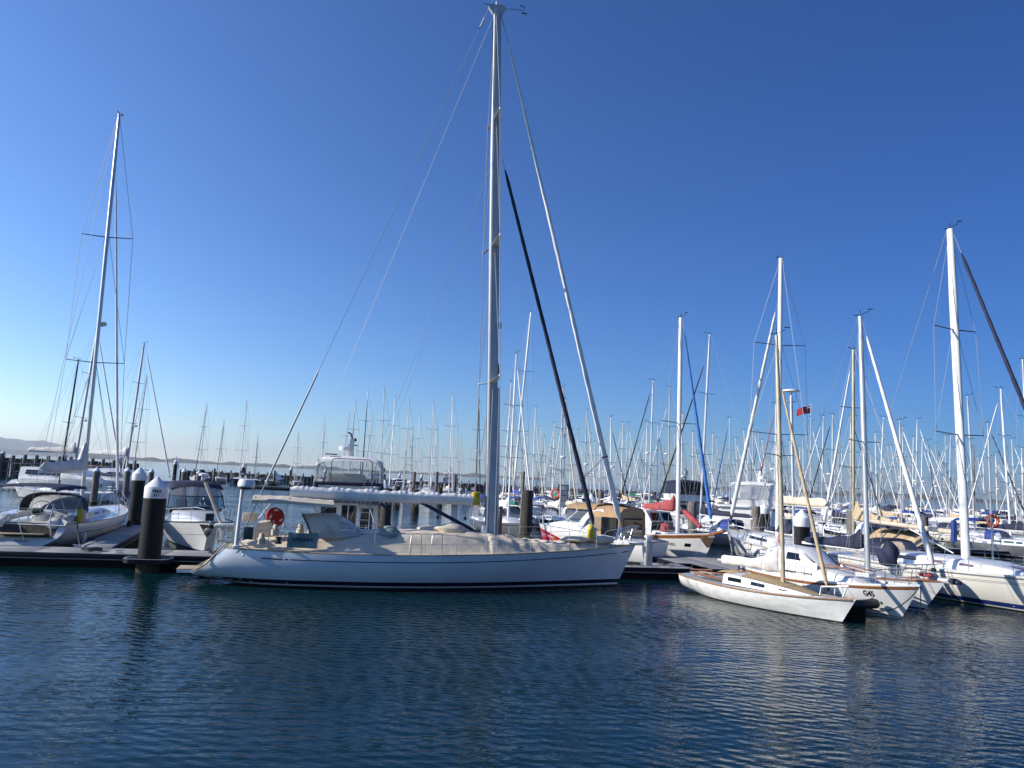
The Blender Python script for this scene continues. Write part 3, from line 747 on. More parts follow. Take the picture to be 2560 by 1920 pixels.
c_.build('lacing', 'white_canvas', sc_)
b = MB(); b.rbox((10.62, 0, 3.50), (.34, .36, .55), .08); b.build('boom_gaiter', 'yellow_canvas', Y1)
b = MB(); b.tube([A(8.30, 0, 3.28), A(10.55, 0, 2.22)], .075, 10); b.tube([A(10.55, 0, 2.22), A(11.2, 0, 1.98)], .045, 8); b.build('boom_vang', 'navy_canvas', Y1)
b = MB()
for x0, x1, y1 in ((9.0, 9.05, -.15), (10.1, 10.2, -.12)):
    b.tube([A(x0, -.05, 3.2), A(x1, y1, 2.75)], .008, 4); b.lathe([(.02, -.08), (.06, -.03), (.06, .03), (.02, .08)], 10, A(x1, y1, 2.68))
b.build('blocks', 'black_plastic', Y1)

# standing rigging
rg = MB(); wr_ = .015
for sd in (-1, 1):
    t3, t2, t1 = on_mast(20.1) + A(-.10, sd * 1.05, .06), on_mast(14.35) + A(-.14, sd * 1.45, .09), on_mast(8.4) + A(-.16, sd * 1.75, .1)
    ch = HB.edge(11.05, sd, .16, .03); c2_ = HB.edge(10.7, sd, .16, .03)
    rg.tube([mt_ + A(-.05, sd * .08, -.25), t3, t2, t1, ch], wr_ * 1.25, 5)
    rg.tube([on_mast(20.0) + A(0, sd * .1, 0), t2], wr_, 5); rg.tube([on_mast(14.2) + A(0, sd * .1, 0), t1], wr_, 5); rg.tube([on_mast(8.25) + A(0, sd * .1, 0), c2_], wr_, 5)
    rg.tube([on_mast(18.3) + A(-.1, sd * .1, 0), HB.edge(5.4, sd, .2, .05)], wr_ * .4, 5)
rg.tube([ga, gb], .012, 5); rg.tube([na, nb], .012, 5); rg.tube([gb, mt_ + A(.15, 0, -.1)], .02, 5)
rg.tube([on_mast(24.9) + A(-.22, 0, 0), bm1 + A(.1, 0, .12)], .008, 4)
rg.tube([A(4.2, 0, 3.25), A(5.2, -.3, 2.0)], .012, 4); rg.tube([A(6.2, 0, 3.25), A(6.6, -1.2, 1.9)], .01, 4)
rg.build('rigging', 'wire', Y1)
for sd, mm, rad in ((-1, 'white_spar', .026), (1, 'dark_spar', .022)):
    s0 = HB.edge(1.45, sd, .30, .05); top_ = mt_ + A(-.38, sd * .06, .05); b = MB()
    k1, k2 = .10, .285
    b.tube([s0, s0.lerp(top_, k1)], .012, 5); b.tube([s0.lerp(top_, k1), s0.lerp(top_, k2)], rad, 8); b.tube([s0.lerp(top_, k2), s0.lerp(top_, .955)], .0055, 5); b.tube([s0.lerp(top_, .955), s0.lerp(top_, .975)], .03, 6); b.tube([s0.lerp(top_, .975), top_], .006, 5)
    b.build('backstay', mm, Y1)

# guard rails
def stanchions(H, xs, h, parent, r=.013, wires=(.5, 1.0), inset=.1, m='stainless', x_end=None, each=True, wire_r=.006, sides=(-1, 1)):
    for sd in sides:
        for x in xs:
            p = H.edge(x, sd, inset, .02); MB().tube([p, p + Vector((0, 0, h))], r, 6).build('stanchion', m, parent)
    w_ = MB()
    for sd in sides:
        for k in wires:
            w_.tube([H.edge(x, sd, inset, .02 + h * k) for x in (x_end[:1] if x_end else []) + list(xs) + (x_end[1:] if x_end else [])], wire_r, 4)
    w_.build('guard_wires', 'wire', parent)
stanchions(HB, [2.6, 4.35, 6.4, 7.75, 9.5, 11.15, 12.6, 14.4, 15.8], .80, Y1, .014, x_end=[1.6, 16.6])
g = MB()
for sd in (-1,):
    for x in (7.7, 8.5):
        p = HB.edge(x, sd, .12, .02); q = HB.edge(x + .45, sd, .12, .02); g.tube([p, p + A(.05, 0, .74), p + A(.1, 0, .8), q + A(-.08, 0, .8), q + A(-.02, 0, .74), q], .016, 6)
g.build('gate_rails', 'stainless', Y1)
g = MB()
for sd in (-1, 1):
    g.tube([HB.edge(16.4, sd, .08, 0), HB.edge(16.75, sd, .06, .62), A(17.9, sd * .16, 2.55), A(18.1, 0, 2.6)], .017, 6); g.tube([HB.edge(17.2, sd, .06, 0), HB.edge(17.4, sd, .05, .7)], .015, 6)
    g.tube([HB.edge(16.6, sd, .07, .33), HB.edge(17.3, sd, .05, .36), A(17.75, sd * .12, 2.2)], .012, 6); g.tube([A(17.65, sd * .1, 1.8), A(17.9, sd * .16, 2.55)], .015, 6)
g.tube([A(17.9, -.16, 2.55), A(17.6, -.1, 2.5), A(17.6, .1, 2.5), A(17.9, .16, 2.55)], .014, 6)
g.build('pulpit', 'stainless', Y1)
g = MB(); g.rbox((18.0, 0, 1.80), (.75, .16, .1), .03); g.tube([A(18.3, -.09, 1.82), A(18.3, .09, 1.82)], .06, 10); g.build('bow_roller', 'stainless', Y1)
g = MB(); g.rbox((16.9, -.42, 2.28), (.07, .16, .62), .03, ry=R(18)); g.build('anchor_bracket', 'white_plastic', Y1)
g = MB()
for z in (.38, .74):
    pts = [HB.edge(2.6, -1, .1, z), HB.edge(1.75, -1, .12, z)] + [A(1.15 - .1 * math.cos(R(a)), 1.1 * math.sin(R(a)), 1.40 + z) for a in range(-80, 81, 20)] + [HB.edge(1.75, 1, .12, z), HB.edge(2.6, 1, .1, z)]
    g.tube(pts, .016, 6)
for y in (-1.05, -.45, .45, 1.05): g.tube([A(1.16, y, 1.40), A(1.1, y, 2.14)], .014, 6)
g.build('pushpit', 'stainless', Y1)

# radar post, dome and stern gear
b = MB(); b.tube([A(1.5, -1.22, 1.38), A(1.53, -1.24, 3.62)], [.085, .062], 14); b.rbox((1.5, -1.22, 1.44), (.24, .24, .14), .03); post = b.build('radar_post', 'white_spar', Y1)
b = MB(); b.lathe([(.27, -.13), (.305, -.09), (.305, .02), (.26, .14), (.12, .175)], 24, A(1.66, -1.3, 3.74)); b.build('radar_dome', 'white_plastic', post)
b = MB(); b.lathe([(.2, -.21), (.25, -.14)], 20, A(1.66, -1.3, 3.74)); b.tube([A(1.53, -1.24, 3.5), A(1.56, -1.26, 3.62), A(1.66, -1.3, 3.6)], .035, 8); b.build('radar_bracket', 'dark_grey_plastic', post)
b = MB(); b.tube([A(1.52, -1.24, 3.0), A(1.45, -1.24, 3.0), A(1.0, -1.2, 3.1), A(.95, -1.2, 3.9)], .012, 5); b.tube([A(1.58, -1.24, 3.1), A(1.95, -1.3, 3.62)], .014, 5); b.tube([A(1.62, -1.24, 3.4), A(1.62, -1.24, 4.05)], .02, 6); b.build('aerial_bracket', 'stainless', post)
b = MB(); b.tube([A(.86, -.55, 2.2), A(.17, -.5, 3.72)], [.05, .065], 8); b.build('steering_oar', 'cream_paint', Y1)
b = MB(); b.rbox((1.0, -.6, 2.16), (.72, .5, .14), .06); b.rbox((1.15, -.55, 2.0), (.42, .3, .2), .06); b.build('stern_seat', 'ivory_gelcoat', Y1)
b = MB(); b.tube([A(.85, -.75, 1.5), A(.75, -.8, 2.1)], .02); b.tube([A(.85, -.35, 1.5), A(.8, -.3, 2.1)], .02); b.tube([A(.8, -.8, 1.62), A(1.4, -.7, 1.55)], .04, 8); b.tube([A(.75, -.3, 1.62), A(1.3, -.3, 1.5)], .03, 8); b.tube([A(.95, -.6, 1.45), A(.9, -.6, 2.1)], .05, 8); b.tube([A(.72, -.82, 1.2), A(.78, -.8, 2.2)], .014); b.tube([A(.72, -.3, 1.2), A(.78, -.28, 2.2)], .014); b.build('wind_steering_gear', 'stainless', Y1)
b = MB(); b.rbox((1.88, -1.34, 1.97), (.34, .06, .44), .02); b.build('stern_box', 'dark_grey_plastic', Y1)
b = MB(); b.rbox((1.76, 1.3, 2.37), (.56, .1, .34), .03); b.build('rail_bag', 'cream_canvas', Y1)
b = MB(); b.lathe([(.13, 0), (.13, .06), (.08, .08), (.08, .18), (.12, .2), (.12, .24), (.05, .26)], 16, A(2.95, -1.45, 1.62)); b.build('winch', 'black_plastic', Y1)
for x, y, z in ((2.35, -1.1, 1.66), (2.8, -.55, 1.95), (3.7, -.4, 1.98)):
    b = MB(); b.lathe([(.14, -.1), (.14, .1), (.10, .14), (.09, .26), (.05, .3)], 14, A(x, y, z)); b.build('covered_winch', 'cream_canvas', Y1)
b = MB(); b.prism([(1.9, 1.7), (2.15, 2.25), (2.55, 2.32), (2.9, 1.9), (2.95, 1.7)], 1.0, 'y', .45); b.build('wheel_cover', 'cream_canvas', Y1)

# bimini awning over the cockpit
def awn(u, v):
    x = 1.9 + u * 2.95; y = (2 * v - 1)
    z = 3.32 - .02 * abs(u - .42) * 4 - .10 * y * y - .06 * u + .012 * math.sin(u * 40) * (1 - abs(y))
    yy = 1.22 * y
    if abs(y) > .93: z -= .14 * (abs(y) - .93) / .07; yy = 1.22 * (1 if y > 0 else -1) * .985
    return (x, yy, z)
aw = MB().grid(awn, 30, 40).build('awning', 'cream_canvas', Y1, angle=50)
b = MB(); b.grid(lambda u, v: (1.9 + .02 * math.sin(v * 20), (2 * v - 1) * 1.2, awn(0, v)[2] - u * (.2 + .05 * math.sin(v * 9))), 3, 20); b.build('awning_flap', 'cream_canvas', aw)
for x, w_ in ((1.98, 0), (3.2, 0), (4.7, 0)):
    b = MB(); z = 3.26 if x < 4 else 3.16
    b.tube([A(3.0, -1.3, 1.75), A(x, -1.15, z - .12), A(x, -.9, z), A(x, .9, z), A(x, 1.15, z - .12), A(3.0, 1.3, 1.75)], .014, 6); b.build('awning_hoop', 'stainless', Y1)
b = MB()
for sd in (-1, 1): b.tube([A(1.5, sd * 1.25, 1.45), A(2.6, sd * 1.2, 3.1)], .012, 6); b.tube([A(5.0, sd * 1.25, 1.9), A(4.0, sd * 1.2, 3.1)], .012, 6)
b.build('awning_struts', 'stainless', Y1)

# sprayhood
def hoop(x, hw, z0, z1, sh=.0, n=16):
    q = []
    for i in range(n + 1):
        a = math.pi * i / n; c_, s_ = math.cos(a), math.sin(a)
        q.append(A(x + sh * (1 - s_), -hw * (abs(c_) ** .55) * (1 if c_ > 0 else -1), z0 + (z1 - z0) * s_ ** .6))
    return q
h1, h2, h3 = hoop(3.75, 1.28, 1.80, 2.62, .35), hoop(5.05, 1.22, 1.85, 2.70, .1), hoop(6.15, 1.10, 1.90, 2.02)
sh_ = MB().loft([h1, [(p + q) / 2 + A(0, 0, .02) for p, q in zip(h1, h2)], h2]).build('sprayhood', 'cream_canvas', Y1, angle=60)
MB().loft([h2, [(p + q) / 2 + A(0, 0, .06) for p, q in zip(h2, h3)], h3]).build('sprayhood_window', 'milky_vinyl', sh_, angle=60)
MB().tube(h1, .035, 6).build('sprayhood_binding', 'brown_canvas', sh_); MB().tube(h2, .02, 6).build('sprayhood_hoop', 'stainless', sh_); MB().tube(h3, .03, 6).build('sprayhood_hem', 'cream_canvas', sh_)
b = MB(); b.prism([(5.55, 1.95), (6.9, 1.95), (7.0, 2.06), (5.75, 2.14)], .9, 'y', -.35); b.build('companion_hatch', 'white_gelcoat', Y1)

# name banner lashed to the guard rail, and the red round life-sling case
bn = MB()
def bann(u, v): return (3.27 + u * 1.06 + .012 * math.sin(v * 6), -1.83 - .03 * math.sin(u * 5 + v * 3) + .012 * math.sin(u * 13), 2.09 - v * .56 - .02 * u - .03 * math.sin(math.pi * u) * (1 - v))
BANN = thing('name_banner', 'grey green canvas banner lettered APSARA lashed to the guard rail of the big yacht', 'banner', Y1.location, R(16.0))
bn.grid(bann, 16, 10).build('cloth', 'teal_canvas', BANN, angle=70)
text_on('lettering', 'APSARA', .20, lambda u, v, d: Vector(bann(min(1, max(0, .5 + u / 1.06)), min(1, max(0, .46 - v / .56)))) + Vector((0, -.012 - max(0, d), 0)), 'lettering_navy', BANN, space=1.08, bold=.003)
RB = thing('life_sling_case', 'round red lifebuoy case with white patches hung on the stern rail of the big yacht', 'lifebuoy', Y1.location, R(16.0))
cR = A(2.73, 1.0, 2.42); nrm = Vector((.45, -.85, .28)).normalized()
rot = nrm.to_track_quat('Z', 'Y').to_matrix().to_4x4()
o = MB().lathe([(.05, -.06), (.33, -.06), (.385, -.03), (.385, .03), (.33, .06), (.05, .062)], 36).build('case', 'lifebuoy_red', RB); o.matrix_local = Matrix.Translation(cR) @ rot
for k, (px_, py_, a) in enumerate(((.02, .27, 0), (-.22, .02, 60), (.2, -.14, 35), (-.12, -.24, 80))):
    o = MB().rbox((px_, py_, .064), (.17, .08, .012), .004, rz=R(a)).build('patch', 'white_canvas', RB); o.matrix_local = Matrix.Translation(cR) @ rot
o = MB().tube([(-.2, -.34, .05), (-.1, -.5, .1), (.05, -.42, .08), (.1, -.3, .06)], .014, 6).build('strap', 'dark_rope', RB); o.matrix_local = Matrix.Translation(cR) @ rot
# ================================================================== BUILDERS FOR THE OTHER BOATS
def xf(parent_loc, rz):
    m = Matrix.Translation(parent_loc) @ Matrix.Rotation(rz, 4, 'Z'); return m
def coach(H, parent, x0, x1, hmax, wf=.62, m='white_gelcoat', front=.45, back=.06, name='coachroof', roof=None, top_in=.86, zoff=-.02):
    """cabin trunk between x0 (aft) and x1 (fore); returns the part and a function giving points on its side"""
    n = 22; base = min(H.deck_half(x0 + (x1 - x0) * .3), H.B) * wf
    def prm(u):
        x = x0 + u * (x1 - x0); w = min(base, H.deck_half(x) * (wf + .08)) * (1 - .25 * max(0, u - .6) / .4)
        h = hmax * min(1, u / back if u < back else 1) * (1 if u < 1 - front else max(.0, 1 - ((u - (1 - front)) / front) ** 1.8))
        return x, w, h, H.zs(H.tx(x)) + zoff
    secs = []
    for i in range(n + 1):
        x, w, h, z = prm(i / n)
        secs.append([A(x, -w, z), A(x, -w * .985, z + h * .3), A(x, -w * (top_in + .04), z + h * .86), A(x, -w * (top_in - .06), z + h), A(x, -w * .4, z + h * 1.10), A(x, 0, z + h * 1.13),
                     A(x, w * .4, z + h * 1.10), A(x, w * (top_in - .06), z + h), A(x, w * (top_in + .04), z + h * .86), A(x, w * .985, z + h * .3), A(x, w, z)])
    mb = MB(); mb.loft(secs); mb.add(secs[0], [tuple(range(11))])
    o = mb.build(name, m, parent, angle=50)
    def side(u, k, sd=-1, off=.006):
        x, w, h, z = prm(u); kk = .3 + .56 * k; y = w * (.985 + (top_in + .04 - .985) * k)
        return A(x, sd * (y + off), z + h * kk)
    def top(u, v, off=.008):
        x, w, h, z = prm(u); return A(x, w * v, z + h * (1.13 - .13 * min(1, abs(v) / .8)) + off)
    return o, side, top
def ports(side, parent, spans, k0, k1, m='smoked_glass', name='window', sides=(-1, 1), off=.008):
    for a, b in spans:
        for sd in sides:
            mb = MB(); mb.grid(lambda u, v: side(a + (b - a) * (u + (.06 * (1 - v) if u > .5 else -.0)), k0 + (k1 - k0) * v, sd, off), 4, 2); mb.build(name, m, parent)
def sailcover(parent, gx, gz, L, h0, h1, w, m, aft=-1, droop=0.0, name='sail_cover', boom='white_spar', seed=1, climb=.0):
    """stowed mainsail in its cover, along the boom from the mast at gx going aft"""
    rr = random.Random(seed); p1, p2 = rr.uniform(0, 6), rr.uniform(0, 6)
    mb = MB(); secs = []; n = 26
    for i in range(n + 1):
        u = i / n; x = gx + aft * (.10 + u * (L - .1)); h = h1 + (h0 - h1) * (1 - u) ** 1.6; zc = gz - droop * u
        h *= 1 + .08 * math.sin(u * 21 + p1); ww = w * (1 - .45 * u) * (1 + .10 * math.sin(u * 17 + p2)); e = min(1, .45 + u * 14, .5 + (1 - u) * 12)
        up = climb * max(0, 1 - u / .12)
        secs.append([A(x, ww * math.sin(2 * math.pi * k / 12) * (1 if math.cos(2 * math.pi * k / 12) < .3 else .8), zc + (h * e + up if math.cos(2 * math.pi * k / 12) > 0 else .13 * e) * math.cos(2 * math.pi * k / 12)) for k in range(12)])
    mb.loft(secs, closed=True, cap=True); mb.build(name, m, parent, angle=60)
    if boom: MB().tube([A(gx, 0, gz - .13), A(gx + aft * (L + .15), 0, gz - .13 - droop)], .065 * max(1, L / 5), 8).build('boom', boom, parent)
def sprayhood(parent, x, w, z0, z1, ln, m, fwd=1, glass='clear_vinyl', hoops=True):
    h1, h2, h3 = hoop(x, w, z0, z1, .1 * fwd), hoop(x + fwd * ln * .5, w * .97, z0, z1 * .98 + z0 * .02, 0), hoop(x + fwd * ln, w * .85, z0, z0 + .06)
    o = MB().loft([h1, [(p + q) / 2 + A(0, 0, .03) for p, q in zip(h1, h2)], h2]).build('sprayhood', m, parent, angle=60)
    def lp(a, b, k): return [p.lerp(q, k) for p, q in zip(a, b)]
    g = MB(); g.loft([lp(h2, h3, .12), lp(h2, h3, .5), lp(h2, h3, .85)]); g.build('sprayhood_window', glass, o, angle=60)
    g = MB(); g.loft([h2, lp(h2, h3, .12)]); g.loft([lp(h2, h3, .85), h3]); g.build('sprayhood_band', m, o, angle=60)
    return o
def bimini(parent, x0, x1, w, z, m, legs=None, camber=.18, drop=.12, name='bimini', frame=True):
    def fn(u, v):
        y = 2 * v - 1; q = z - camber * abs(y) ** 2.2 - .06 * (2 * u - 1) ** 2 + .01 * math.sin(u * 30) * (1 - abs(y))
        if abs(y) > .9: q -= drop * (abs(y) - .9) / .1
        return (x0 + u * (x1 - x0), w * (y if abs(y) < .9 else (.9 + (abs(y) - .9) * .35) * (1 if y > 0 else -1)), q)
    o = MB().grid(fn, 14, 24).build(name, m, parent, angle=60)
    if frame:
        for x, xb in ((x0 + .1, (x0 + x1) / 2 - .2), (x1 - .1, (x0 + x1) / 2 + .2)):
            MB().tube([A(xb, -w * .95, legs), A(x, -w * .93, z - camber - .02), A(x, -w * .5, z - .08), A(x, w * .5, z - .08), A(x, w * .93, z - camber - .02), A(xb, w * .95, legs)], .016, 6).build('bimini_hoop', 'stainless', parent)
    return o
def rig(parent, H, mx, z0, top, nsp, m, stay=(None, None), furl_m=None, furl_r=(.06, .035), frac=1.0, bow=None, sp_len=None, wire=.007, rx=.10, ry=.07, steps=False, radar=None, sp_m='spreader_dark', aft_x=.05, backstay=True, gear=True, taper=.7, sweep=0.0, furl_a=None):
    """mast with spreaders, standing rigging and furled headsail; `top` is the masthead in local coordinates"""
    a, b = A(mx, 0, z0), Vector(top)
    ms = spar('mast', a, b, rx, ry, m, parent, taper, 12)
    def at_(k): return a.lerp(b, k)
    tips = []
    zm = (b - a).length
    ks = {0: [], 1: [.5], 2: [.36, .68], 3: [.27, .53, .78]}[nsp]
    for k in ks:
        hl = sp_len or (H.B * .62 if nsp > 1 else H.B * .62); hl *= 1 - .35 * (k - ks[0])
        pr = []
        for sd in (-1, 1):
            r0 = at_(k); tp = r0 + A(-sweep * hl, sd * hl, hl * .05)
            MB().tube([r0, tp], [max(.03, wire * 4), max(.02, wire * 3)], 6, sq=.6).build('spreader', sp_m, ms); pr.append(tp)
        tips.append(pr)
    w = MB()
    for i, sd in enumerate((-1, 1)):
        ch = H.edge(mx - .1, sd, .12, .02)
        w.tube([b + A(0, sd * .04, -.1)] + [t[i] for t in reversed(tips)] + [ch], wire, 4)
        if tips:
            w.tube([at_(ks[0] - .01) + A(0, sd * ry, 0), H.edge(mx - .45, sd, .14, .02)], wire, 4)
            w.tube([at_(ks[0] - .01) + A(0, sd * ry, 0), H.edge(mx + .35, sd, .14, .02)], wire, 4)
        if len(tips) > 1:
            for j in range(1, len(tips)): w.tube([at_(ks[j]) + A(0, sd * ry, 0), tips[j - 1][i]], wire, 4)
    if backstay: w.tube([b + A(-rx, 0, -.05), A(H.x(0, H.zs(0)) + aft_x, 0, H.zs(0) + .05)], wire, 4)
    bw = Vector(bow) if bow is not None else A(H.L - .12, 0, H.zs(1) + .06)
    tp = at_(frac) + A(rx * .8, 0, -.05)
    if bow is not False: w.tube([bw, tp], wire, 4)
    w.build('rigging', 'wire', parent)
    if furl_m and bow is not False:
        furl('furled_headsail', bw.lerp(tp, .035), bw.lerp(tp, .93), furl_r[0], furl_r[1], furl_m, parent, 14, 10)
        MB().lathe([(.03, -.14), (.10, -.1), (.10, .0), (.03, .04)], 10, bw.lerp(tp, .025)).build('furling_drum', 'black_plastic', parent)
    if gear:
        g = MB(); g.tube([b, b + A(0, 0, .32)], wire * 1.6, 4); g.tube([b + A(0, 0, .05), b + A(.45, 0, .16)], wire * 1.6, 4); g.tube([b + A(.38, .0, .26), b + A(.62, 0, .22)], wire * 2.6, 4); g.tube([b + A(-.3, 0, .1), b + A(.02, 0, .05)], wire * 2, 4); g.build('masthead_gear', 'black_plastic', ms)
    if steps:
        for k in range(12):
            q = at_(.12 + .07 * k); s_ = MB(); sd = 1 if k % 2 else -1; s_.tube([q + A(sd * rx * .9, 0, .1), q + A(sd * (rx + .16), 0, .02), q + A(sd * rx * .9, 0, -.08)], .012, 4); s_.build('mast_step', 'stainless', ms)
    if radar:
        q = at_(radar); d_ = MB(); d_.lathe([(.2, -.1), (.26, -.06), (.26, .05), (.18, .11)], 14, q + A(rx + .34, 0, .06)); d_.build('radar_dome', 'white_plastic', ms)
        MB().box(q + A(rx + .2, 0, -.07), (.45, .12, .05)).build('radar_bracket', 'grey_spar', ms)
    return ms
def pulpits(parent, H, h=.62, r=.014, stern=True, bow=True, m='stainless'):
    L = H.L
    if bow:
        g = MB()
        for sd in (-1, 1):
            g.tube([H.edge(L - 1.5, sd, .06, 0), H.edge(L - 1.25, sd, .05, h), A(L - .1, sd * .12, H.zs(1) + h + .08), A(L + .02, 0, H.zs(1) + h + .1)], r, 5)
            g.tube([H.edge(L - .7, sd, .04, 0), H.edge(L - .55, sd, .04, h + .03)], r, 5); g.tube([H.edge(L - 1.35, sd, .05, h * .5), A(L - .3, sd * .12, H.zs(1) + h * .55)], r * .8, 5)
        g.build('pulpit', m, parent)
    if stern:
        g = MB(); x0 = H.x(0, H.zs(0))
        pts = [H.edge(x0 + 1.3, -1, .08, h), H.edge(x0 + .12, -1, .1, h), H.edge(x0 + .12, 1, .1, h), H.edge(x0 + 1.3, 1, .08, h)]
        g.tube(pts, r, 5); g.tube([p - A(0, 0, h * .5) for p in pts], r * .8, 5)
        for p in pts: g.tube([p, p - A(0, 0, h)], r, 5)
        g.build('pushpit', m, parent)
def hull_parts(H, parent, m, boot='navy_paint', bz=(.03, .13), cove=None, deck_m='white_gelcoat', toe='weathered_teak', toe_r=.025, nt=26, cove_dz=.16, cove_h=.035, t0=.02, deck_name='deck'):
    h = H.shell(nt).build('hull', m, parent, angle=38)
    H.deck(nt, 8, .07).build(deck_name, deck_m, parent)
    if boot: H.band(bz[0], bz[1], .006, t0, 1, nt).build('boot_stripe', boot, h)
    if cove: H.band(lambda t: H.zs(t) - cove_dz - cove_h, lambda t: H.zs(t) - cove_dz, .006, .06, .97, nt).build('cove_stripe', cove, h)
    if toe: H.rail(toe_r, .015, .0, 0, .995, nt, n=5).build('toe_rail', toe, parent)
    return h
def hull_text(H, parent, body, size, xc, zc, side, m, shear=0.0, bold=.004, sx=1.0):
    def fn(u, v, d):
        u = u * sx; x = xc + (u if side < 0 else -u); z = zc + v; t = H.tx(x, z); p = H.pt(t, z, side, .008 + max(0, d)); return p
    return text_on('lettering', body, size, fn, m, parent, shear, 1.0, bold)
def fender_(parent, p, r=.12, l=.55, m='white_plastic'):
    MB().lathe([(.03, -l / 2 - .06), (r * .7, -l / 2), (r, -l / 2 + .1), (r, l / 2 - .1), (r * .7, l / 2), (.03, l / 2 + .08)], 12, p).build('fender', m, parent)

# generic cruising yacht, used for the crowd of moored boats
def yacht(label, foot, head, top, L=11.0, hull='white_gelcoat', boot='navy_paint', cove=None, cover='navy_canvas', furl_m='white_canvas', hood='navy_canvas', bim=None, nsp=2, mast='white_spar',
          lod=1, group='moored sailing yachts', wire=None, furl_r=None, cover_h=.55, mastx=.56, B=None, zs=None, radar=None, name='sailing_yacht', frac=1.0, steps=False, rx=None, boomL=None, win='smoked_glass', coach_h=.42, ketch=None, bowx=None, sp_m='spreader_dark', gear=True):
    """foot: mast position (x, y) in the world, head: heading in degrees, top: masthead (x, y, z) in the world"""
    rz = R(head); mx = L * mastx; k = L / 11
    loc = Vector((foot[0] - math.cos(rz) * mx, foot[1] - math.sin(rz) * mx, 0))
    t = thing(name, label, 'yacht', loc, rz, group)
    H = Hull(L, B or L * .31, zs or (1.0 * k ** .6, .95 * k ** .6, 1.25 * k ** .6), tr=.66, tm=.42, stern_rake=.25, bow_over=.75 * k, flare=.06, flare_bow=.2, m=1.9)
    nt = 22 if lod > 1 else 14
    hull_parts(H, t, hull, boot, (.04, .16), cove, toe='weathered_teak' if lod > 1 else None, nt=nt)
    cr, side, topf = coach(H, t, L * .30, L * .74, coach_h * k ** .5)
    sp = [(.10, .26), (.30, .46), (.50, .6)] if rng.random() < .6 else [(.12, .52)]
    if lod <= 0: sp = [(.12, .5)]
    ports(side, cr, sp, .15, .8, win)
    c = MB()
    for sd in (-1, 1):
        c.tube([H.edge(L * .06, sd, .32, .0), H.edge(L * .3, sd, .34, 0)], .13, 6)
    c.build('cockpit_coaming', 'white_gelcoat', t)
    zd = H.zs(H.tx(mx)) + coach_h * k ** .5
    inv = (Matrix.Translation(loc) @ Matrix.Rotation(rz, 4, 'Z')).inverted()
    tl = inv @ Vector(top)
    w_ = wire or (.006 + .00006 * foot[1])
    rg_ = rig(t, H, mx, zd - .05, tl, nsp, mast, furl_m=furl_m, furl_r=furl_r or (.075 * k ** .5, .045), wire=w_, rx=rx or .095 * k ** .5, ry=(rx or .095 * k ** .5) * .75, radar=radar, frac=frac, steps=steps, sp_m=sp_m, gear=gear)
    if cover: sailcover(t, mx, zd + .85, boomL or L * .40, cover_h, .2, .17, cover, seed=int(foot[0] * 7 + foot[1]), climb=.25)
    if hood: sprayhood(t, L * .27, H.B * .52, H.zs(.3) + .25, H.zs(.3) + 1.05, L * .14, hood)
    if bim: bimini(t, L * .04, L * .22, H.B * .62, H.zs(.1) + 1.95, bim, H.zs(.1) + .1)
    pulpits(t, H, .6, .014 if lod > 1 else .018)
    if lod > 0:
        g = MB()
        xs = [L * f for f in (.18, .30, .42, .54, .66, .78)]
        for sd in (-1, 1):
            for x in xs: p = H.edge(x, sd, .08, .0); g.tube([p, p + A(0, 0, .6)], .011, 4)
            for q in (.32, .6): g.tube([H.edge(x, sd, .08, q) for x in [L * .12] + xs + [L * .88]], w_ * .7, 4)
        g.build('guard_rail', 'wire', t)
    return t, H
# ================================================================== THE BOATS ONE CAN TELL APART
def loft_box(parent, name, m, secs, cap=True, angle=45): return MB().loft(secs, closed=True, cap=cap).build(name, m, parent, angle=angle)
def quad(parent, name, m, a, b, c, d, t=.012):
    """thin pane with real thickness through four corners"""
    a, b, c, d = [Vector(p) for p in (a, b, c, d)]; n = (b - a).cross(d - a).normalized() * t
    mb = MB(); mb.add([a, b, c, d, a + n, b + n, c + n, d + n], [(3, 2, 1, 0), (4, 5, 6, 7), (0, 1, 5, 4), (1, 2, 6, 5), (2, 3, 7, 6), (3, 0, 4, 7)])
    return mb.build(name, m, parent)

# ---- white sloop at the left, stern to the dock
W = thing('sailing_yacht', 'white sloop with open transom, navy bimini and wheel, stern to the dock at far left', 'yacht', (-21.9, 34.1, 0), R(101.5), 'sailing yachts')
HW = Hull(14.3, 4.3, zs=(1.25, 1.28, 1.55), tr=.80, tm=.42, stern_rake=.75, bow_over=.5, zk=((0, .12), (.1, -.2), (.3, -.5), (.9, -.5), (1, -.3)), m=1.8, n=2.4, flare=.05, flare_bow=.15)
hw = HW.shell(28).build('hull', 'white_gelcoat', W, angle=35)
HW.deck(24, 8, .07).build('deck', 'white_gelcoat', W)
HW.band(.04, .15, .006, .02, 1, 26).build('boot_stripe', 'navy_paint', hw)
HW.band(lambda t: HW.zs(t) - .46, lambda t: HW.zs(t) - .435, .006, .06, .95, 26).build('cove_stripe', 'navy_paint', hw)
HW.rail(.025, .015).build('toe_rail', 'weathered_teak', W)
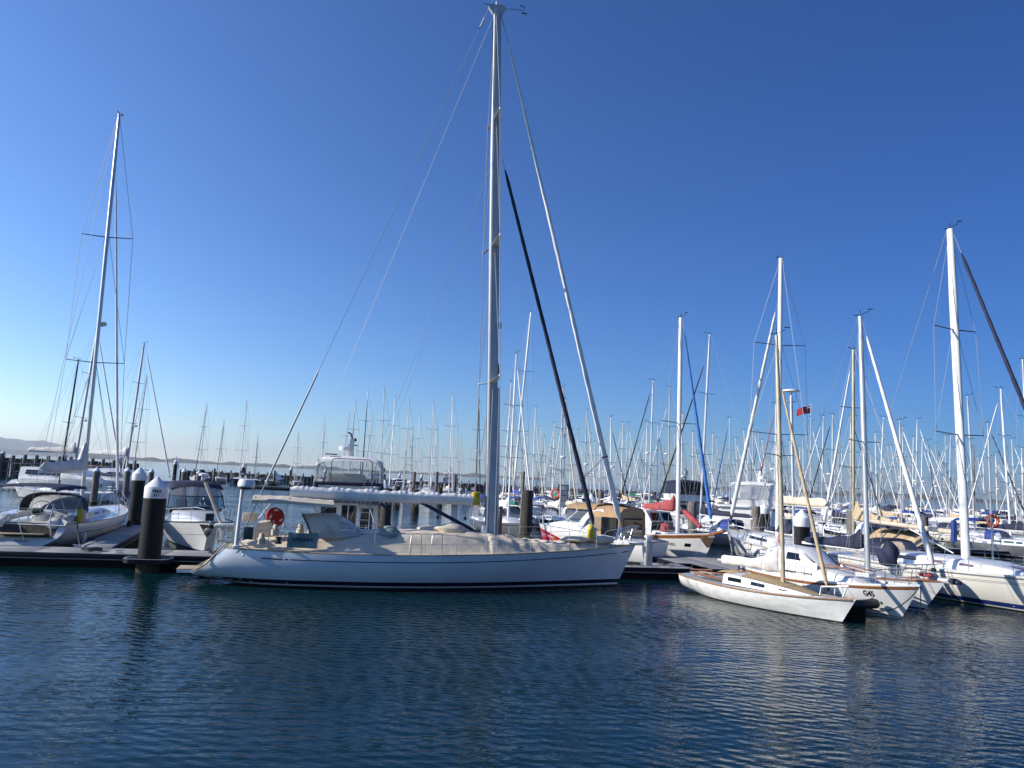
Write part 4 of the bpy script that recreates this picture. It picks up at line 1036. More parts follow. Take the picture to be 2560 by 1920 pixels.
# transom frame: dark plate painted as shaded cockpit interior, teak sole, two quarter seats
b = MB(); b.add([(.6 * z - e, y, z) for e in (.012, -.03) for y, z in ((-1.22, .66), (1.22, .66), (1.36, 1.20), (-1.36, 1.20))], [(3, 2, 1, 0), (4, 5, 6, 7), (0, 1, 5, 4), (1, 2, 6, 5), (2, 3, 7, 6), (3, 0, 4, 7)]); b.build('shaded_opening_plate', 'dark_timber', W)
b = MB(); b.rbox((.36, 0, .67), (.16, 2.5, .04), .01); b.build('transom_step', 'weathered_teak', W)
b = MB(); b.rbox((1.6, 0, .82), (3.2, 1.9, .05), .01); b.build('cockpit_sole', 'weathered_teak', W)
for sd in (-1, 1):
    b = MB(); b.prism([(.45, 1.22), (1.15, 1.30), (4.3, 1.42), (4.3, 1.72), (2.4, 1.62), (.9, 1.50)], .62, 'y', sd * 1.38); b.build('cockpit_coaming', 'white_gelcoat', W)
    b = MB(); b.rbox((.95, sd * 1.12, 1.35), (.9, .4, .4), .08, ry=R(-14)); b.build('quarter_seat', 'white_gelcoat', W)
    b = MB(); b.rbox((3.0, sd * .95, 1.2), (2.4, .5, .12), .03); b.build('cockpit_bench', 'ivory_gelcoat', W)
b = MB(); b.rbox((2.5, .15, 1.25), (.5, .42, .95), .08); ped = b.build('wheel_pedestal', 'white_gelcoat', W)
b = MB(); b.rbox((2.22, .15, 1.72), (.12, .5, .34), .04); b.build('chart_screen', 'smoked_glass', ped)
b = MB(); b.ring((2.0, -.1, 1.62), .62, .022, (1, 0, .12), 30, 8)
for a in range(0, 360, 60): b.tube([(2.0, -.1, 1.62), (2.0 + .07 * math.sin(R(a)) * -1, -.1 + .62 * math.cos(R(a)), 1.62 + .62 * math.sin(R(a)))], .012, 4)
b.build('wheel', 'stainless', W)
b = MB(); b.rbox((3.4, .35, 1.55), (1.0, .75, .07), .02); b.rbox((3.4, .35, 1.2), (.14, .14, .7), .02); b.build('cockpit_table', 'white_plastic', W)
o, s_, tp_ = coach(HW, W, 4.2, 9.9, .42, .60)
ports(s_, o, [(.28, .42), (.52, .64)], .25, .7)
ww = MB(); zt = 2.9
bimini(W, -.4, 3.6, 1.55, 3.08, 'navy_canvas', 1.5, .12, .10)
sprayhood(W, 3.3, 1.45, 1.5, 2.58, 1.9, 'navy_canvas')
rig(W, HW, 7.48, 1.7, (6.0, 0, 23.84), 2, 'mast_alloy', furl_m='white_canvas', furl_r=(.085, .045), frac=.89, wire=.012, rx=.15, ry=.10, radar=.46, bow=(13.9, 0, 1.75), sp_len=1.5)
sailcover(W, 7.2, 3.75, 5.6, .62, .34, .26, 'greywhite_canvas', climb=1.15, seed=4)
pulpits(W, HW, .68, .018)
stanchions(HW, [3.0, 5.0, 7.0, 9.0, 11.0], .62, W, .012, x_end=[1.6, 12.8])
b = MB(); b.rbox((1.75, -1.86, 1.62), (.44, .2, .68), .09); b.build('horseshoe_buoy', 'yellow_canvas', W, 'yellow horseshoe buoy in its cover on the quarter')
b = MB(); b.rbox((2.2, -1.86, 1.58), (.4, .18, .55), .08); b.build('rail_bag', 'greywhite_canvas', W)
b = MB(); b.tube([A(.1, -1.3, .75), A(.0, -1.2, 1.5), A(.25, -1.2, 2.2)], .03); b.build('stern_pole', 'stainless', W)
b = MB(); b.tube([A(.4, .4, 2.0), A(.15, .0, 1.0), A(.0, -.25, .55)], .018); b.build('steering_lever', 'stainless', W)
def tfn(xo, yo):
    def fn(u, v, d): z = yo + v; return Vector((.60 * z - .014 - max(0, d), -(xo + u), z))
    return fn
text_on('name_lettering', 'WILD', .17, tfn(-.85, .50), 'lettering_grey', W); text_on('name_lettering', 'HONEY', .17, tfn(.05, .50), 'lettering_grey', W)
fender_(W, HW.edge(9.5, -1, -.16, -.8), .14, .62, 'black_canvas')
fender_(W, HW.edge(2.2, -1, -.12, -.75), .1, .5, 'white_plastic')
rope('mooring_rope', 'dark mooring rope sagging from the white sloop bow to the finger dock', W.matrix_basis @ Vector((13.2, -.9, 1.55)), (-19.2, 43.6, .6), .75, .026)
t = thing('boat_fender', 'long dark blue fender lying on the finger dock beside the white sloop', 'fender', (-18.4, 40.0, .71), R(150))
MB().tube([(-.55, 0, 0), (-.47, 0, 0), (.47, 0, 0), (.55, 0, 0)], [.06, .14, .14, .06], 12).build('body', 'navy_canvas', t)
MB().tube([(.55, 0, 0), (.66, 0, .0)], [.05, .03], 8).build('eye', 'white_plastic', t)
rope('mooring_rope', 'mooring rope with steel snubber from the white sloop quarter down to the dock', W.matrix_basis @ Vector((1.4, -1.9, 1.25)), dk(-18.1, 2.0, .62), .12, .03)

# ---- express cruiser, bow to the dock
C = thing('motor_cruiser', 'white express cruiser, bow to the dock, with navy trimmed clear cockpit enclosure', 'motor boat', (-18.9, 44.7, 0), R(-62), 'motor boats')
HC = Hull(11.3, 3.75, zs=(1.25, 1.35, 1.72), tr=.9, tm=.3, stern_rake=-.2, bow_over=1.6, zk=((0, -.5), (.85, -.5), (1, -.2)), n=1.6, m=1.5, p=2.3, q=.9, flare=.12, flare_bow=.42)
hc = hull_parts(HC, C, 'white_gelcoat', 'navy_paint', (.12, .27), None, toe='dark_spar', toe_r=.03, nt=28)
HC.band(lambda t: HC.zs(t) - .62, lambda t: HC.zs(t) - .60, .006, .05, .985, 28).build('chine_line', 'lettering_grey', hc)
# raised foredeck and windscreen
secs = []
for i in range(15):
    u = i / 14; x = 5.0 + u * 5.4; w_ = min(HC.deck_half(x) - .28, 1.42) * (1 - .1 * u); z0 = HC.zs(HC.tx(x)) - .02; h = .62 * (1 - u ** 1.7)
    secs.append([A(x, -w_, z0), A(x, -w_ * .82, z0 + h * .9), A(x, -w_ * .4, z0 + h * 1.05), A(x, 0, z0 + h * 1.1), A(x, w_ * .4, z0 + h * 1.05), A(x, w_ * .82, z0 + h * .9), A(x, w_, z0)])
MB().loft(secs).build('foredeck', 'white_gelcoat', C, angle=60)
def ring_pts(x0, x1, w, z, n=12, fl=1.0):
    return [A(x0 + (x1 - x0) * math.cos(math.pi / 2 * (2 * i / n - 1)) ** fl, w * math.sin(math.pi / 2 * (2 * i / n - 1)), z + 0 * i) for i in range(n + 1)]
r0, r1, r2 = ring_pts(2.0, 6.35, 1.58, 2.02, 14, .55), ring_pts(2.0, 5.1, 1.5, 2.62, 14, .5), ring_pts(2.0, 4.1, 1.38, 3.16, 14, .5)
MB().loft([r0, r1]).build('windscreen', 'tinted_screen', C, angle=70)
MB().loft([r1, [(p + q) / 2 + A(.05, 0, 0) for p, q in zip(r1, r2)], r2]).build('clear_curtain', 'clear_vinyl', C, angle=70)
b = MB(); b.tube(r1, .032, 6); b.build('screen_frame', 'navy_canvas', C)
for i in (2, 5, 9, 12):
    MB().tube([r0[i], r1[i], r2[i]], .03, 6).build('screen_mullion', 'navy_canvas', C)
b = MB(); b.tube(r0, .035, 6); b.build('screen_base', 'dark_spar', C)
def cr_top(u, v):
    y = (2 * v - 1); x = 1.6 + u * 2.62 * (1 - .12 * y * y); e = max(abs(y), u if u > .5 else 0)
    return (x, 1.42 * y, 3.40 - .17 * abs(y) ** 2.4 - .12 * max(0, (u - .6) / .4) ** 2 - (.16 * max(0, (max(abs(y), u) - .9) / .1)))
MB().grid(cr_top, 14, 20).build('canopy_top', 'navy_canvas', C, angle=60)
b = MB(); b.tube([A(2.2, -1.2, 2.0), A(2.0, -1.3, 3.2)], .04); b.tube([A(2.2, 1.2, 2.0), A(2.0, 1.3, 3.2)], .04); b.build('canopy_frame', 'stainless', C)
b = MB(); b.grid(lambda u, v: (2.0 - .3 * 0, (2 * v - 1) * 1.42, 1.3 + u * 1.95), 3, 4); b.build('rear_curtain', 'milky_vinyl', C)
b = MB()
for y in (-.65, .65): b.rbox((3.2, y, 2.0), (.6, .6, .8), .12)
b.build('helm_seats', 'dark_grey_plastic', C)
b = MB(); b.rbox((4.3, 0, 1.85), (.7, 2.6, .35), .08); b.build('dashboard', 'dark_grey_plastic', C)
b = MB(); b.tube([A(5.95, .3, 2.1), A(5.2, .25, 2.55)], .03, 5); b.build('wiper', 'white_plastic', C)
o = MB().lathe([(.38, 0), (.40, .04), (.36, .07), (.1, .09)], 24).build('deck_hatch', 'smoked_glass', C); o.matrix_local = Matrix.Translation((7.9, 0, 2.20)) @ Matrix.Rotation(R(8), 4, 'Y')
b = MB(); b.tube([A(7.1, -.12, 2.36), A(7.4, -.12, 2.42), A(7.8, -.12, 2.33)], .014); b.tube([A(7.1, .1, 2.36), A(7.4, .1, 2.42), A(7.8, .1, 2.33)], .014); b.build('deck_handrail', 'stainless', C)
g = MB()
top_ = []
for sd in (-1, 1):
    pts = [HC.edge(x, sd, .10, .60 + .02 * (x - 5)) for x in (4.6, 6, 7.5, 9, 10.2)] + [A(11.15, sd * .25, 2.28)]
    g.tube([HC.edge(4.3, sd, .1, .02)] + pts, .018, 6); g.tube([p - A(0, 0, .3) for p in pts[1:]], .012, 5)
    for x in (5.5, 7.0, 8.5, 9.8): p = HC.edge(x, sd, .10, 0); g.tube([p, p + A(.06, 0, .62 + .02 * (x - 5))], .014, 5)
g.tube([A(11.15, -.25, 2.28), A(11.2, .25, 2.28)], .018, 6)
g.build('bow_rail', 'stainless', C)
b = MB(); b.rbox((10.95, 0, 1.93), (.3, .36, .34), .02); b.build('anchor_locker', 'black_plastic', C)
# anchor plate on the stem
b = MB()
for sd in (-1, 1):
    b.grid(lambda u, v: HC.pt(1 - .0 - .055 * (1 - abs(2 * 0)) * v * (1 - u) - .0005, HC.zs(1) - .14 - u * .62, sd, .012), 8, 4)
b.build('stem_plate', 'dark_spar', hc)
b = MB(); q = HC.pt(.999, 1.32, -1); b.lathe([(.05, -.12), (.17, -.06), (.20, .04), (.10, .12)], 14, q + A(.10, 0, 0)); b.build('anchor', 'stainless', C)
for x in (9.2, 7.2):
    t_ = HC.tx(x, 1.28); o = MB().lathe([(.01, -.012), (.16, -.008), (.18, .0), (.14, .012)], 16).build('hull_port', 'smoked_glass', hc)
    p = HC.pt(t_, 1.24, 1, .0); p2 = HC.pt(t_ + .02, 1.24, 1, 0); nrm_ = Vector((-(p2 - p).y, (p2 - p).x, -.25)).normalized(); o.matrix_local = Matrix.Translation(p + nrm_ * .01) @ nrm_.to_track_quat('Z', 'Y').to_matrix().to_4x4() @ Matrix.Diagonal((.55, 1.4, 1, 1))
b = MB(); b.rbox((1.9, .5, 3.55), (.2, .2, .3), .04); b.lathe([(.2, -.1), (.28, -.06), (.28, .04), (.15, .1)], 18, A(1.9, .5, 3.75)); b.build('radar_dome', 'white_plastic', C)

# ---- flybridge cruiser, stern to the dock, behind the big yacht
F = thing('flybridge_cruiser', 'white flybridge cruiser with clear curtained upper helm, stern to the dock behind the boom', 'motor boat', (-7.75, 36.6, 0), R(101.6), 'motor boats')
HF = Hull(11.8, 4.0, zs=(1.0, 1.2, 1.9), tr=.92, tm=.35, stern_rake=-.1, bow_over=1.3, zk=((0, -.4), (.85, -.5), (1, -.2)), n=1.7, m=1.5, flare=.08, flare_bow=.35)
hull_parts(HF, F, 'white_gelcoat', 'navy_paint', (.04, .18))
b = MB(); b.rbox((.25, 0, 1.25), (.3, 3.5, .6), .08); b.build('transom_rail', 'white_gelcoat', F)
secs = []
for x, w_, z1 in ((1.7, 1.62, 2.85), (3.5, 1.66, 2.9), (6.2, 1.55, 2.9), (7.6, 1.2, 2.05), (8.2, .9, 1.6)):
    secs.append([A(x, -w_, 1.05), A(x, -w_ * .94, z1), A(x, w_ * .94, z1), A(x, w_, 1.05)])
sal = loft_box(F, 'saloon', 'white_gelcoat', secs)
for y0, y1, nme in ((-1.30, -.70, 'saloon_window'), (-.46, .26, 'saloon_door'), (.52, 1.28, 'saloon_window')):
    b = MB(); b.box((1.685, (y0 + y1) / 2, 1.98 if nme == 'saloon_window' else 1.9), (.03, y1 - y0, 1.05 if nme == 'saloon_window' else 1.45)); b.build(nme, 'smoked_glass', sal)
b = MB(); b.box((1.66, -.06, 1.9), (.03, .05, 1.45)); b.box((1.665, -.06, 1.55), (.025, .86, .05)); b.build('door_frame', 'white_gelcoat', sal)
b = MB()
for y in (-.62, -1.14): b.tube([A(1.0, y, 1.0), A(1.45, y, 2.85)], .03, 6)
for k in range(5): q = k / 5 + .12; b.tube([A(1.0 + .45 * q, -.62, 1.0 + 1.85 * q), A(1.0 + .45 * q, -1.14, 1.0 + 1.85 * q)], .025, 5)
b.build('ladder', 'stainless', F)
def fcov(u, v): y = 2 * v - 1; return (.95 + u * 1.1, 1.92 * y, 2.93 - .10 * abs(y) ** 3 - (1 - u) * .06 - (.12 * (abs(y) - .9) / .1 if abs(y) > .9 else 0) - (.1 * (1 - u / .12) if u < .12 else 0))
MB().grid(fcov, 14, 24).build('cockpit_awning', 'navy_canvas', F, angle=60)
b = MB(); b.rbox((4.0, 0, 2.98), (5.6, 3.6, .16), .06); fb = b.build('flybridge_floor', 'white_gelcoat', F)
b = MB(); b.loft([[A(1.4, -1.72, 3.02), A(1.4, -1.78, 3.62), A(1.4, -1.66, 3.62), A(1.4, -1.6, 3.02)], [A(5.4, -1.6, 3.02), A(5.6, -1.68, 3.7), A(5.6, -1.56, 3.7), A(5.4, -1.5, 3.02)]], closed=True, cap=True); b.build('flybridge_side', 'white_gelcoat', F)
b = MB(); b.loft([[A(1.4, 1.72, 3.02), A(1.4, 1.78, 3.62), A(1.4, 1.66, 3.62), A(1.4, 1.6, 3.02)], [A(5.4, 1.6, 3.02), A(5.6, 1.68, 3.7), A(5.6, 1.56, 3.7), A(5.4, 1.5, 3.02)]], closed=True, cap=True); b.build('flybridge_side', 'white_gelcoat', F)
b = MB(); b.tube([A(1.25, -1.7, 3.74), A(1.25, 1.7, 3.70)], .085, 8); b.tube([A(1.25, -1.62, 3.7), A(1.25, -1.62, 3.05)], .12, 8); b.tube([A(1.25, 1.62, 3.7), A(1.25, 1.62, 3.05)], .12, 8); b.build('aft_rail', 'navy_canvas', F)
b = MB(); b.box((1.36, 0, 3.32), (.06, 3.3, .55)); b.build('flybridge_coaming', 'white_gelcoat', F)
b = MB(); b.rbox((4.6, .2, 3.65), (1.1, 2.1, 1.15), .15); b.build('helm_cover', 'white_canvas', F)
def ftop(u, v): y = 2 * v - 1; return (1.3 + u * 4.3, 1.68 * y, 5.16 - .16 * abs(y) ** 2.2 - .12 * (2 * u - 1) ** 2 - (.16 * (abs(y) - .88) / .12 if abs(y) > .88 else 0) - (.16 * (1 - u / .08) if u < .08 else 0))
MB().grid(ftop, 24, 24).build('canopy_top', 'white_canvas', F, angle=60)
cu = MB(); cu.grid(lambda u, v: (1.32 - .06 * v + .015 * math.sin(u * 50), (2 * u - 1) * (1.74 - .12 * v), 3.6 + v * 1.32), 30, 4); cu.build('clear_curtain', 'clear_vinyl', F)
for sd in (-1, 1):
    cu = MB(); cu.grid(lambda u, v: (1.35 + u * 4.2, sd * (1.76 - .14 * v + .03 * math.sin(u * 14)), 3.62 + v * 1.30), 24, 4); cu.build('side_curtain', 'milky_vinyl', F)
def rrect(y0, y1, z0, z1, r, x): 
    q = []
    for cy, cz, a0 in ((y1 - r, z1 - r, 0), (y0 + r, z1 - r, 90), (y0 + r, z0 + r, 180), (y1 - r, z0 + r, 270)):
        for a in range(0, 91, 15): q.append(A(x, cy + r * math.cos(R(a0 + a)), cz + r * math.sin(R(a0 + a))))
    return q + [q[0]]
MB().tube(rrect(-1.12, .92, 3.72, 4.98, .22, 1.22), .022, 6).build('curtain_zip', 'navy_canvas', F)
MB().tube(rrect(-.55, 1.05, 4.1, 5.0, .2, 5.5), .022, 6).build('curtain_zip', 'navy_canvas', F)
b = MB()
for sd in (-1, 1): b.tube([A(1.5, sd * 1.5, 4.95), A(3.6, sd * .6, 3.6)], .018); b.tube([A(5.3, sd * 1.5, 4.95), A(3.0, sd * 1.1, 3.6)], .018)
b.build('canopy_struts', 'stainless', F)
b = MB(); b.loft([[A(3.3 - .1 * k, .12 + s1, 5.1 + k) for s1 in (0,)] + [A(3.5 - .1 * k, .1, 5.1 + k), A(3.5 - .1 * k, -.12, 5.1 + k), A(3.3 - .1 * k, -.12, 5.1 + k)] for k in (0, .5, 1.0)], closed=True, cap=True); b.build('radar_mast', 'white_gelcoat', F)
b = MB(); b.lathe([(.12, -.2), (.3, -.12), (.33, .0), (.33, .08), (.2, .14)], 18, A(3.1, .34, 5.55)); b.build('radar_dome', 'white_plastic', F)
b = MB(); b.tube([A(3.2, 0, 6.1), A(3.15, .1, 6.35), A(3.1, .25, 6.42)], .05, 6); b.lathe([(.03, 0), (.09, .05), (.08, .14), (.02, .18)], 10, A(3.2, -.15, 5.95)); b.tube([A(3.3, -.3, 5.75), A(3.3, .2, 5.75)], .03, 5); b.build('signal_horn', 'dark_grey_plastic', F)
b = MB(); b.tube([A(3.0, 1.5, 5.0), A(2.8, 1.55, 7.2)], .012, 5); b.build('whip_aerial', 'white_plastic', F)
b = MB(); b.rbox((2.3, 1.0, 5.19), (.9, .6, .05), .02); b.build('solar_panel', 'smoked_glass', F)
g = MB(); g.tube([A(.3, 1.9, 1.05), A(.3, 1.9, 1.7), A(1.4, 1.9, 1.75)], .02); g.tube([A(.3, -1.9, 1.05), A(.3, -1.9, 1.7), A(1.4, -1.9, 1.75)], .02); g.build('cockpit_rail', 'stainless', F)

# ---- sports cruiser with tan canvas and red flash
T = thing('motor_cruiser', 'white cruiser with red flash on its side and tan canvas enclosure, behind the yacht bow', 'motor boat', (8.3, 41.3, 0), R(138), 'motor boats')
HT = Hull(8.3, 3.0, zs=(1.3, 1.6, 1.72), tr=.92, tm=.35, stern_rake=-.1, bow_over=.55, zk=((0, -.4), (.85, -.4), (1, -.15)), n=1.8, m=1.6, p=2.5, q=.8, flare=.04, flare_bow=.25)
ht = hull_parts(HT, T, 'white_gelcoat', 'antifoul_black', (.03, .10), toe='stainless', toe_r=.02)
def rt(t): return .2 + (HT.zs(t) - .26 - .2) * soft(.30, 1.0, t) ** .8
HT.band(lambda t: .18, rt, .008, .40, .992, 26, 2).build('red_flash', 'red_paint', ht)
for x in (6.3, 5.0):
    t_ = HT.tx(x, .9); b = MB(); p = HT.pt(t_, .5, 1, .03); b.tube([p, HT.pt(t_, 1.05, 1, .03)], .05, 6); b.build('strake', 'yellow_canvas', ht)
secs = []
for i in range(13):
    u = i / 12; x = 3.6 + u * 4.2; w_ = (HT.deck_half(x) - .16); z0 = HT.zs(HT.tx(x)) - .02; h = .55 * (1 - u ** 2.2)
    secs.append([A(x, -w_, z0), A(x, -w_ * .85, z0 + h * .85), A(x, 0, z0 + h * 1.1), A(x, w_ * .85, z0 + h * .85), A(x, w_, z0)])
MB().loft(secs).build('foredeck', 'white_gelcoat', T, angle=60)
secs = [ring_pts(3.0, 6.3, 1.22, 2.1, 14, .6), ring_pts(3.0, 5.0, 1.1, 2.86, 14, .6)]
MB().loft(secs).build('windscreen', 'tinted_screen', T, angle=70)
b = MB(); b.tube(secs[1], .05, 6); b.tube([secs[0][3], secs[1][3]], .05); b.tube([secs[0][-4], secs[1][-4]], .05); b.build('windscreen_frame', 'white_gelcoat', T)
for sd in (-1, 1):
    b = MB(); pr_ = [(2.9, 1.45), (3.6, 1.5), (5.0, 2.55), (4.7, 2.95), (3.7, 2.9), (2.4, 1.5)]; b.prism([(4.3, 1.5), (4.75, 1.5), (4.1, 2.35), (3.6, 2.80), (2.6, 2.95), (2.6, 2.8), (3.4, 2.6), (3.75, 2.25)], .16, 'y', sd * 1.22); b.build('radar_arch', 'white_gelcoat', T)
def tcan(x0, x1, z1, w_, n=18):
    secs = []
    for i in range(n + 1):
        u = i / n; x = x0 + (x1 - x0) * u; zt_ = z1 - .10 * (2 * u - 1) ** 2; k = .04 * math.sin(u * 12)
        secs.append([A(x, -w_, 1.15), A(x, -w_ * .97, 1.6), A(x, -w_ * .92 + k * .3, zt_ - .25), A(x, -w_ * .7, zt_), A(x, 0, zt_ + .1), A(x, w_ * .7, zt_), A(x, w_ * .92 - k * .3, zt_ - .25), A(x, w_ * .97, 1.6), A(x, w_, 1.15)])
    return secs
s1 = tcan(1.5, 3.3, 3.12, 1.42)
mb = MB(); mb.loft(s1); mb.add(s1[0], [tuple(range(9))]); mb.build('canvas_enclosure', 'tan_canvas', T, angle=55)
s2 = [[A(3.3, -1.3, 2.85), A(3.3, -.9, 3.16), A(3.3, 0, 3.22), A(3.3, .9, 3.16), A(3.3, 1.3, 2.85)], [A(5.4, -1.1, 2.84), A(5.45, -.75, 3.08), A(5.5, 0, 3.14), A(5.45, .75, 3.08), A(5.4, 1.1, 2.84)]]
MB().loft(s2).build('bow_canopy', 'tan_canvas', T, angle=60)
b = MB(); b.rbox((2.4, 0, 3.25), (1.4, 1.6, .04), .015); b.build('solar_panel', 'smoked_glass', T)
# dark canvas windows
b = MB(); b.box((2.15, 1.43, 1.95), (1.0, .03, 1.15), rx=R(2)); b.build('canvas_window', 'smoked_glass', T)
b = MB(); b.box((1.475, 0, 1.95), (.03, 1.9, 1.1)); b.build('canvas_window', 'smoked_glass', T)
b = MB(); b.grid(lambda u, v: (2.75 + u * .8, 1.45 - .09 * v, 1.75 + v * .75), 2, 2); b.build('canvas_window', 'clear_vinyl', T)
b = MB(); b.grid(lambda u, v: (3.7 + u * 1.55 , (1.28 - .1 * u), 2.28 + v * .45), 2, 2); b.build('canopy_window', 'clear_vinyl', T)
b = MB(); b.lathe([(.02, 0), (.22, .03), (.2, .07), (.02, .1)], 18, A(3.4, .2, 3.40)); b.tube([A(3.4, .2, 3.1), A(3.4, .2, 3.42)], .03); b.build('aerial_disc', 'white_plastic', T)
b = MB(); b.lathe([(.02, 0), (.34, .03), (.32, .08), (.02, .1)], 18, A(2.6, .3, 3.27)); b.build('aerial_disc', 'white_plastic', T)
g = MB()
for sd in (-1, 1):
    pts = [HT.edge(x, sd, .07, .02 + min(.62, (x - 3.4) * .35)) for x in (3.4, 4.4, 5.4, 6.4, 7.4)] + [A(8.25, sd * .2, 2.44)]
    g.tube(pts, .02, 6)
    for x in (5.0, 5.9, 6.8, 7.5): p = HT.edge(x, sd, .07, 0); g.tube([p, p + A(.12, 0, min(.6, (x - 3.3) * .35))], .015, 5)
g.tube([A(8.25, -.2, 2.22), A(8.25, .2, 2.22)], .02, 6); g.tube([A(8.1, -.15, 1.5), A(8.25, -.2, 2.22)], .02, 6); g.tube([A(8.1, .15, 1.5), A(8.25, .2, 2.22)], .02, 6)
g.build('bow_rail', 'stainless', T)

# ---- ketch with red sail covers and blue furled genoa
K = thing('sailing_yacht', 'white double-ender with red sail covers, small wheelhouse and blue furled genoa', 'yacht', (7.17, 53.7, 0), R(-60), 'sailing yachts')
HK = Hull(10.6, 3.5, zs=(1.25, 1.2, 1.65), tr=.35, tm=.48, stern_rake=-.3, bow_over=.95, zk=((0, -.1), (.2, -.5), (.9, -.5), (1, -.3)), flare=.1, flare_bow=.3, m=1.8)
hk = hull_parts(HK, K, 'white_gelcoat', 'antifoul_black', (.02, .12), toe='varnished_timber', toe_r=.05)
HK.band(lambda t: HK.zs(t) - .14, lambda t: HK.zs(t) - .03, .018, .02, .97, 26).build('rubbing_strake', 'varnished_timber', hk)
HK.rail(.03, .10, .05, .05, .97).build('bulwark_cap', 'white_gelcoat', K)
hull_text(HK, hk, 'AN383', .24, 7.9, .88, -1, 'lettering_grey')
for x in (6.9, 9.0):
    b = MB(); b.grid(lambda u, v: HK.pt(HK.tx(x + (u - .5) * .34, .92), .92 + (v - .5) * .2, -1, .012), 3, 2); b.build('hull_port', 'smoked_glass', hk)
o, s_, tp_ = coach(HK, K, 2.0, 8.4, .36, .6)
ports(s_, o, [(.5, .58), (.68, .76)], .2, .8)
secs = [[A(x, -w_, 1.25), A(x, -w_ * .9, z1), A(x, 0, z1 + .06), A(x, w_ * .9, z1), A(x, w_, 1.25)] for x, w_, z1 in ((3.4, 1.15, 2.75), (5.5, 1.15, 2.78), (6.0, 1.02, 2.05))]
mb = MB(); mb.loft(secs); mb.add(secs[0], [(0, 1, 2, 3, 4)]); wh = mb.build('wheelhouse', 'white_gelcoat', K, angle=30)
for x0, x1 in ((3.6, 4.2), (4.45, 5.2)):
    for sd in (-1, 1): b = MB(); b.grid(lambda u, v: (x0 + u * (x1 - x0), sd * (1.15 - .1 * (1.95 - 1.25 + v * .58) / 1.5 + .012), 1.95 + v * .58), 1, 1); b.build('window', 'smoked_glass', wh)
for y0 in (-.85, .1): b = MB(); b.grid(lambda u, v: (5.66 - .0 + .42 * (1 - v) * .75 + .03, y0 + u * .75, 2.18 + v * .48), 1, 1); b.build('window', 'smoked_glass', wh)
rig(K, HK, 7.4, 1.5, (7.3, 0, 15.36), 1, 'white_spar', furl_m='royal_canvas', furl_r=(.12, .06), wire=.012, rx=.15, ry=.14, bow=(10.35, 0, 2.1), steps=True, sp_len=1.5, taper=.85)
sailcover(K, 7.2, 2.95, 3.1, .75, .22, .24, 'red_canvas', climb=.3, seed=3)
b = MB(); b.tube([A(7.75, 0, 2.98), A(8.3, 0, 2.72), A(9.4, 0, 2.02)], [.12, .2, .13], 10); b.build('staysail_cover', 'red_canvas', K)
b = MB(); b.tube([A(6.8, -.5, 1.5), A(6.85, -.5, 2.2)], .05); bundle((6.75, -.5, 1.75), (.3, .28, .35), 21, 'red_canvas', 'sail_bag', K); b.build('bitts', 'varnished_timber', K)
b = MB(); b.tube([A(10.0, 0, 1.6), A(11.3, 0, 1.95)], .10, 8); b.build('bowsprit', 'varnished_timber', K)
for sd in (-1, 1):
    b = MB(); p = [HK.pt(t_, HK.zs(t_) - .12, sd, .02) for t_ in (.93, .999)]; q = [HK.pt(t_, HK.zs(t_) - .75, sd, .02) for t_ in (.985, .999)]
    b.add([p[0], p[1], q[1], q[0]], [(0, 1, 2, 3)]); b.build('bow_sheathing', 'brown_canvas', hk)
pulpits(K, HK, .7, .022); stanchions(HK, [2.5, 4.2, 6.0, 7.6, 8.8], .65, K, .014, x_end=[1.2, 9.6])
b = MB(); b.tube([A(1.2, 0, 1.3), A(1.2, 0, 3.0)], .04); b.build('boom_gallows', 'varnished_timber', K)
bundle((3.9, -1.2, 1.5), (.4, .25, .3), 22, 'dark_timber', 'folding_bicycle_bag', K)

# ---- white deck saloon ketch lying bow-out
Q = thing('sailing_yacht', 'white yacht with square hull windows and cream boom cover, bow pointing away', 'yacht', (17.285, 40.49, 0), R(97), 'sailing yachts')
HQ = Hull(12.5, 3.7, zs=(1.15, 1.2, 1.6), tr=.75, tm=.42, stern_rake=.3, bow_over=.45, flare=.05, flare_bow=.2, m=1.7, n=2.6)
hq = hull_parts(HQ, Q, 'white_gelcoat', 'navy_paint', (.05, .14), toe_r=.03)
for x, z, l, h in ((11.4, 1.0, .32, .24), (9.7, .92, .62, .22), (9.5, .3, .4, .2)):
    for sd in (1, -1):
        b = MB(); b.grid(lambda u, v: HQ.pt(HQ.tx(x + (u - .5) * l, z), z + (v - .5) * h, sd, .008), 3, 2); b.build('hull_window', 'smoked_glass', hq)
for x0, x1, z in ((7.2, 7.3, .45), (9.4, 11, .34)):
    b = MB(); b.tube([HQ.pt(HQ.tx(x, z), z, 1, .012) for x in (x0, (x0 + x1) / 2, x1)], .02, 5); b.build('rubbing_line', 'black_plastic', hq)
o, s_, tp_ = coach(HQ, Q, 3.6, 9.6, .52, .62)
ports(s_, o, [(.16, .62)], .25, .85)
rig(Q, HQ, 5.36, 1.6, (5.06, 0, 19.09), 2, 'white_spar', furl_m='white_canvas', furl_r=(.15, .075), frac=.87, wire=.012, rx=.17, ry=.14, bow=(12.3, 0, 2.1), sp_len=1.9, taper=.85)
sailcover(Q, 5.2, 3.78, 5.4, .40, .36, .26, 'cream_canvas', seed=9, climb=.3)
b = MB(); b.tube([A(3.33, 0, 1.3), A(3.72, 0, 10.1)], [.10, .085], 10); mz = b.build('mizzen_mast', 'mast_alloy', Q)
b = MB(); b.lathe([(.05, 0), (.52, .06), (.50, .14), (.05, .22)], 22, A(3.72, 0, 10.35)); b.tube([A(3.72, 0, 10.0), A(3.72, 0, 10.42)], .05, 6); b.build('aerial_disc', 'white_plastic', mz)
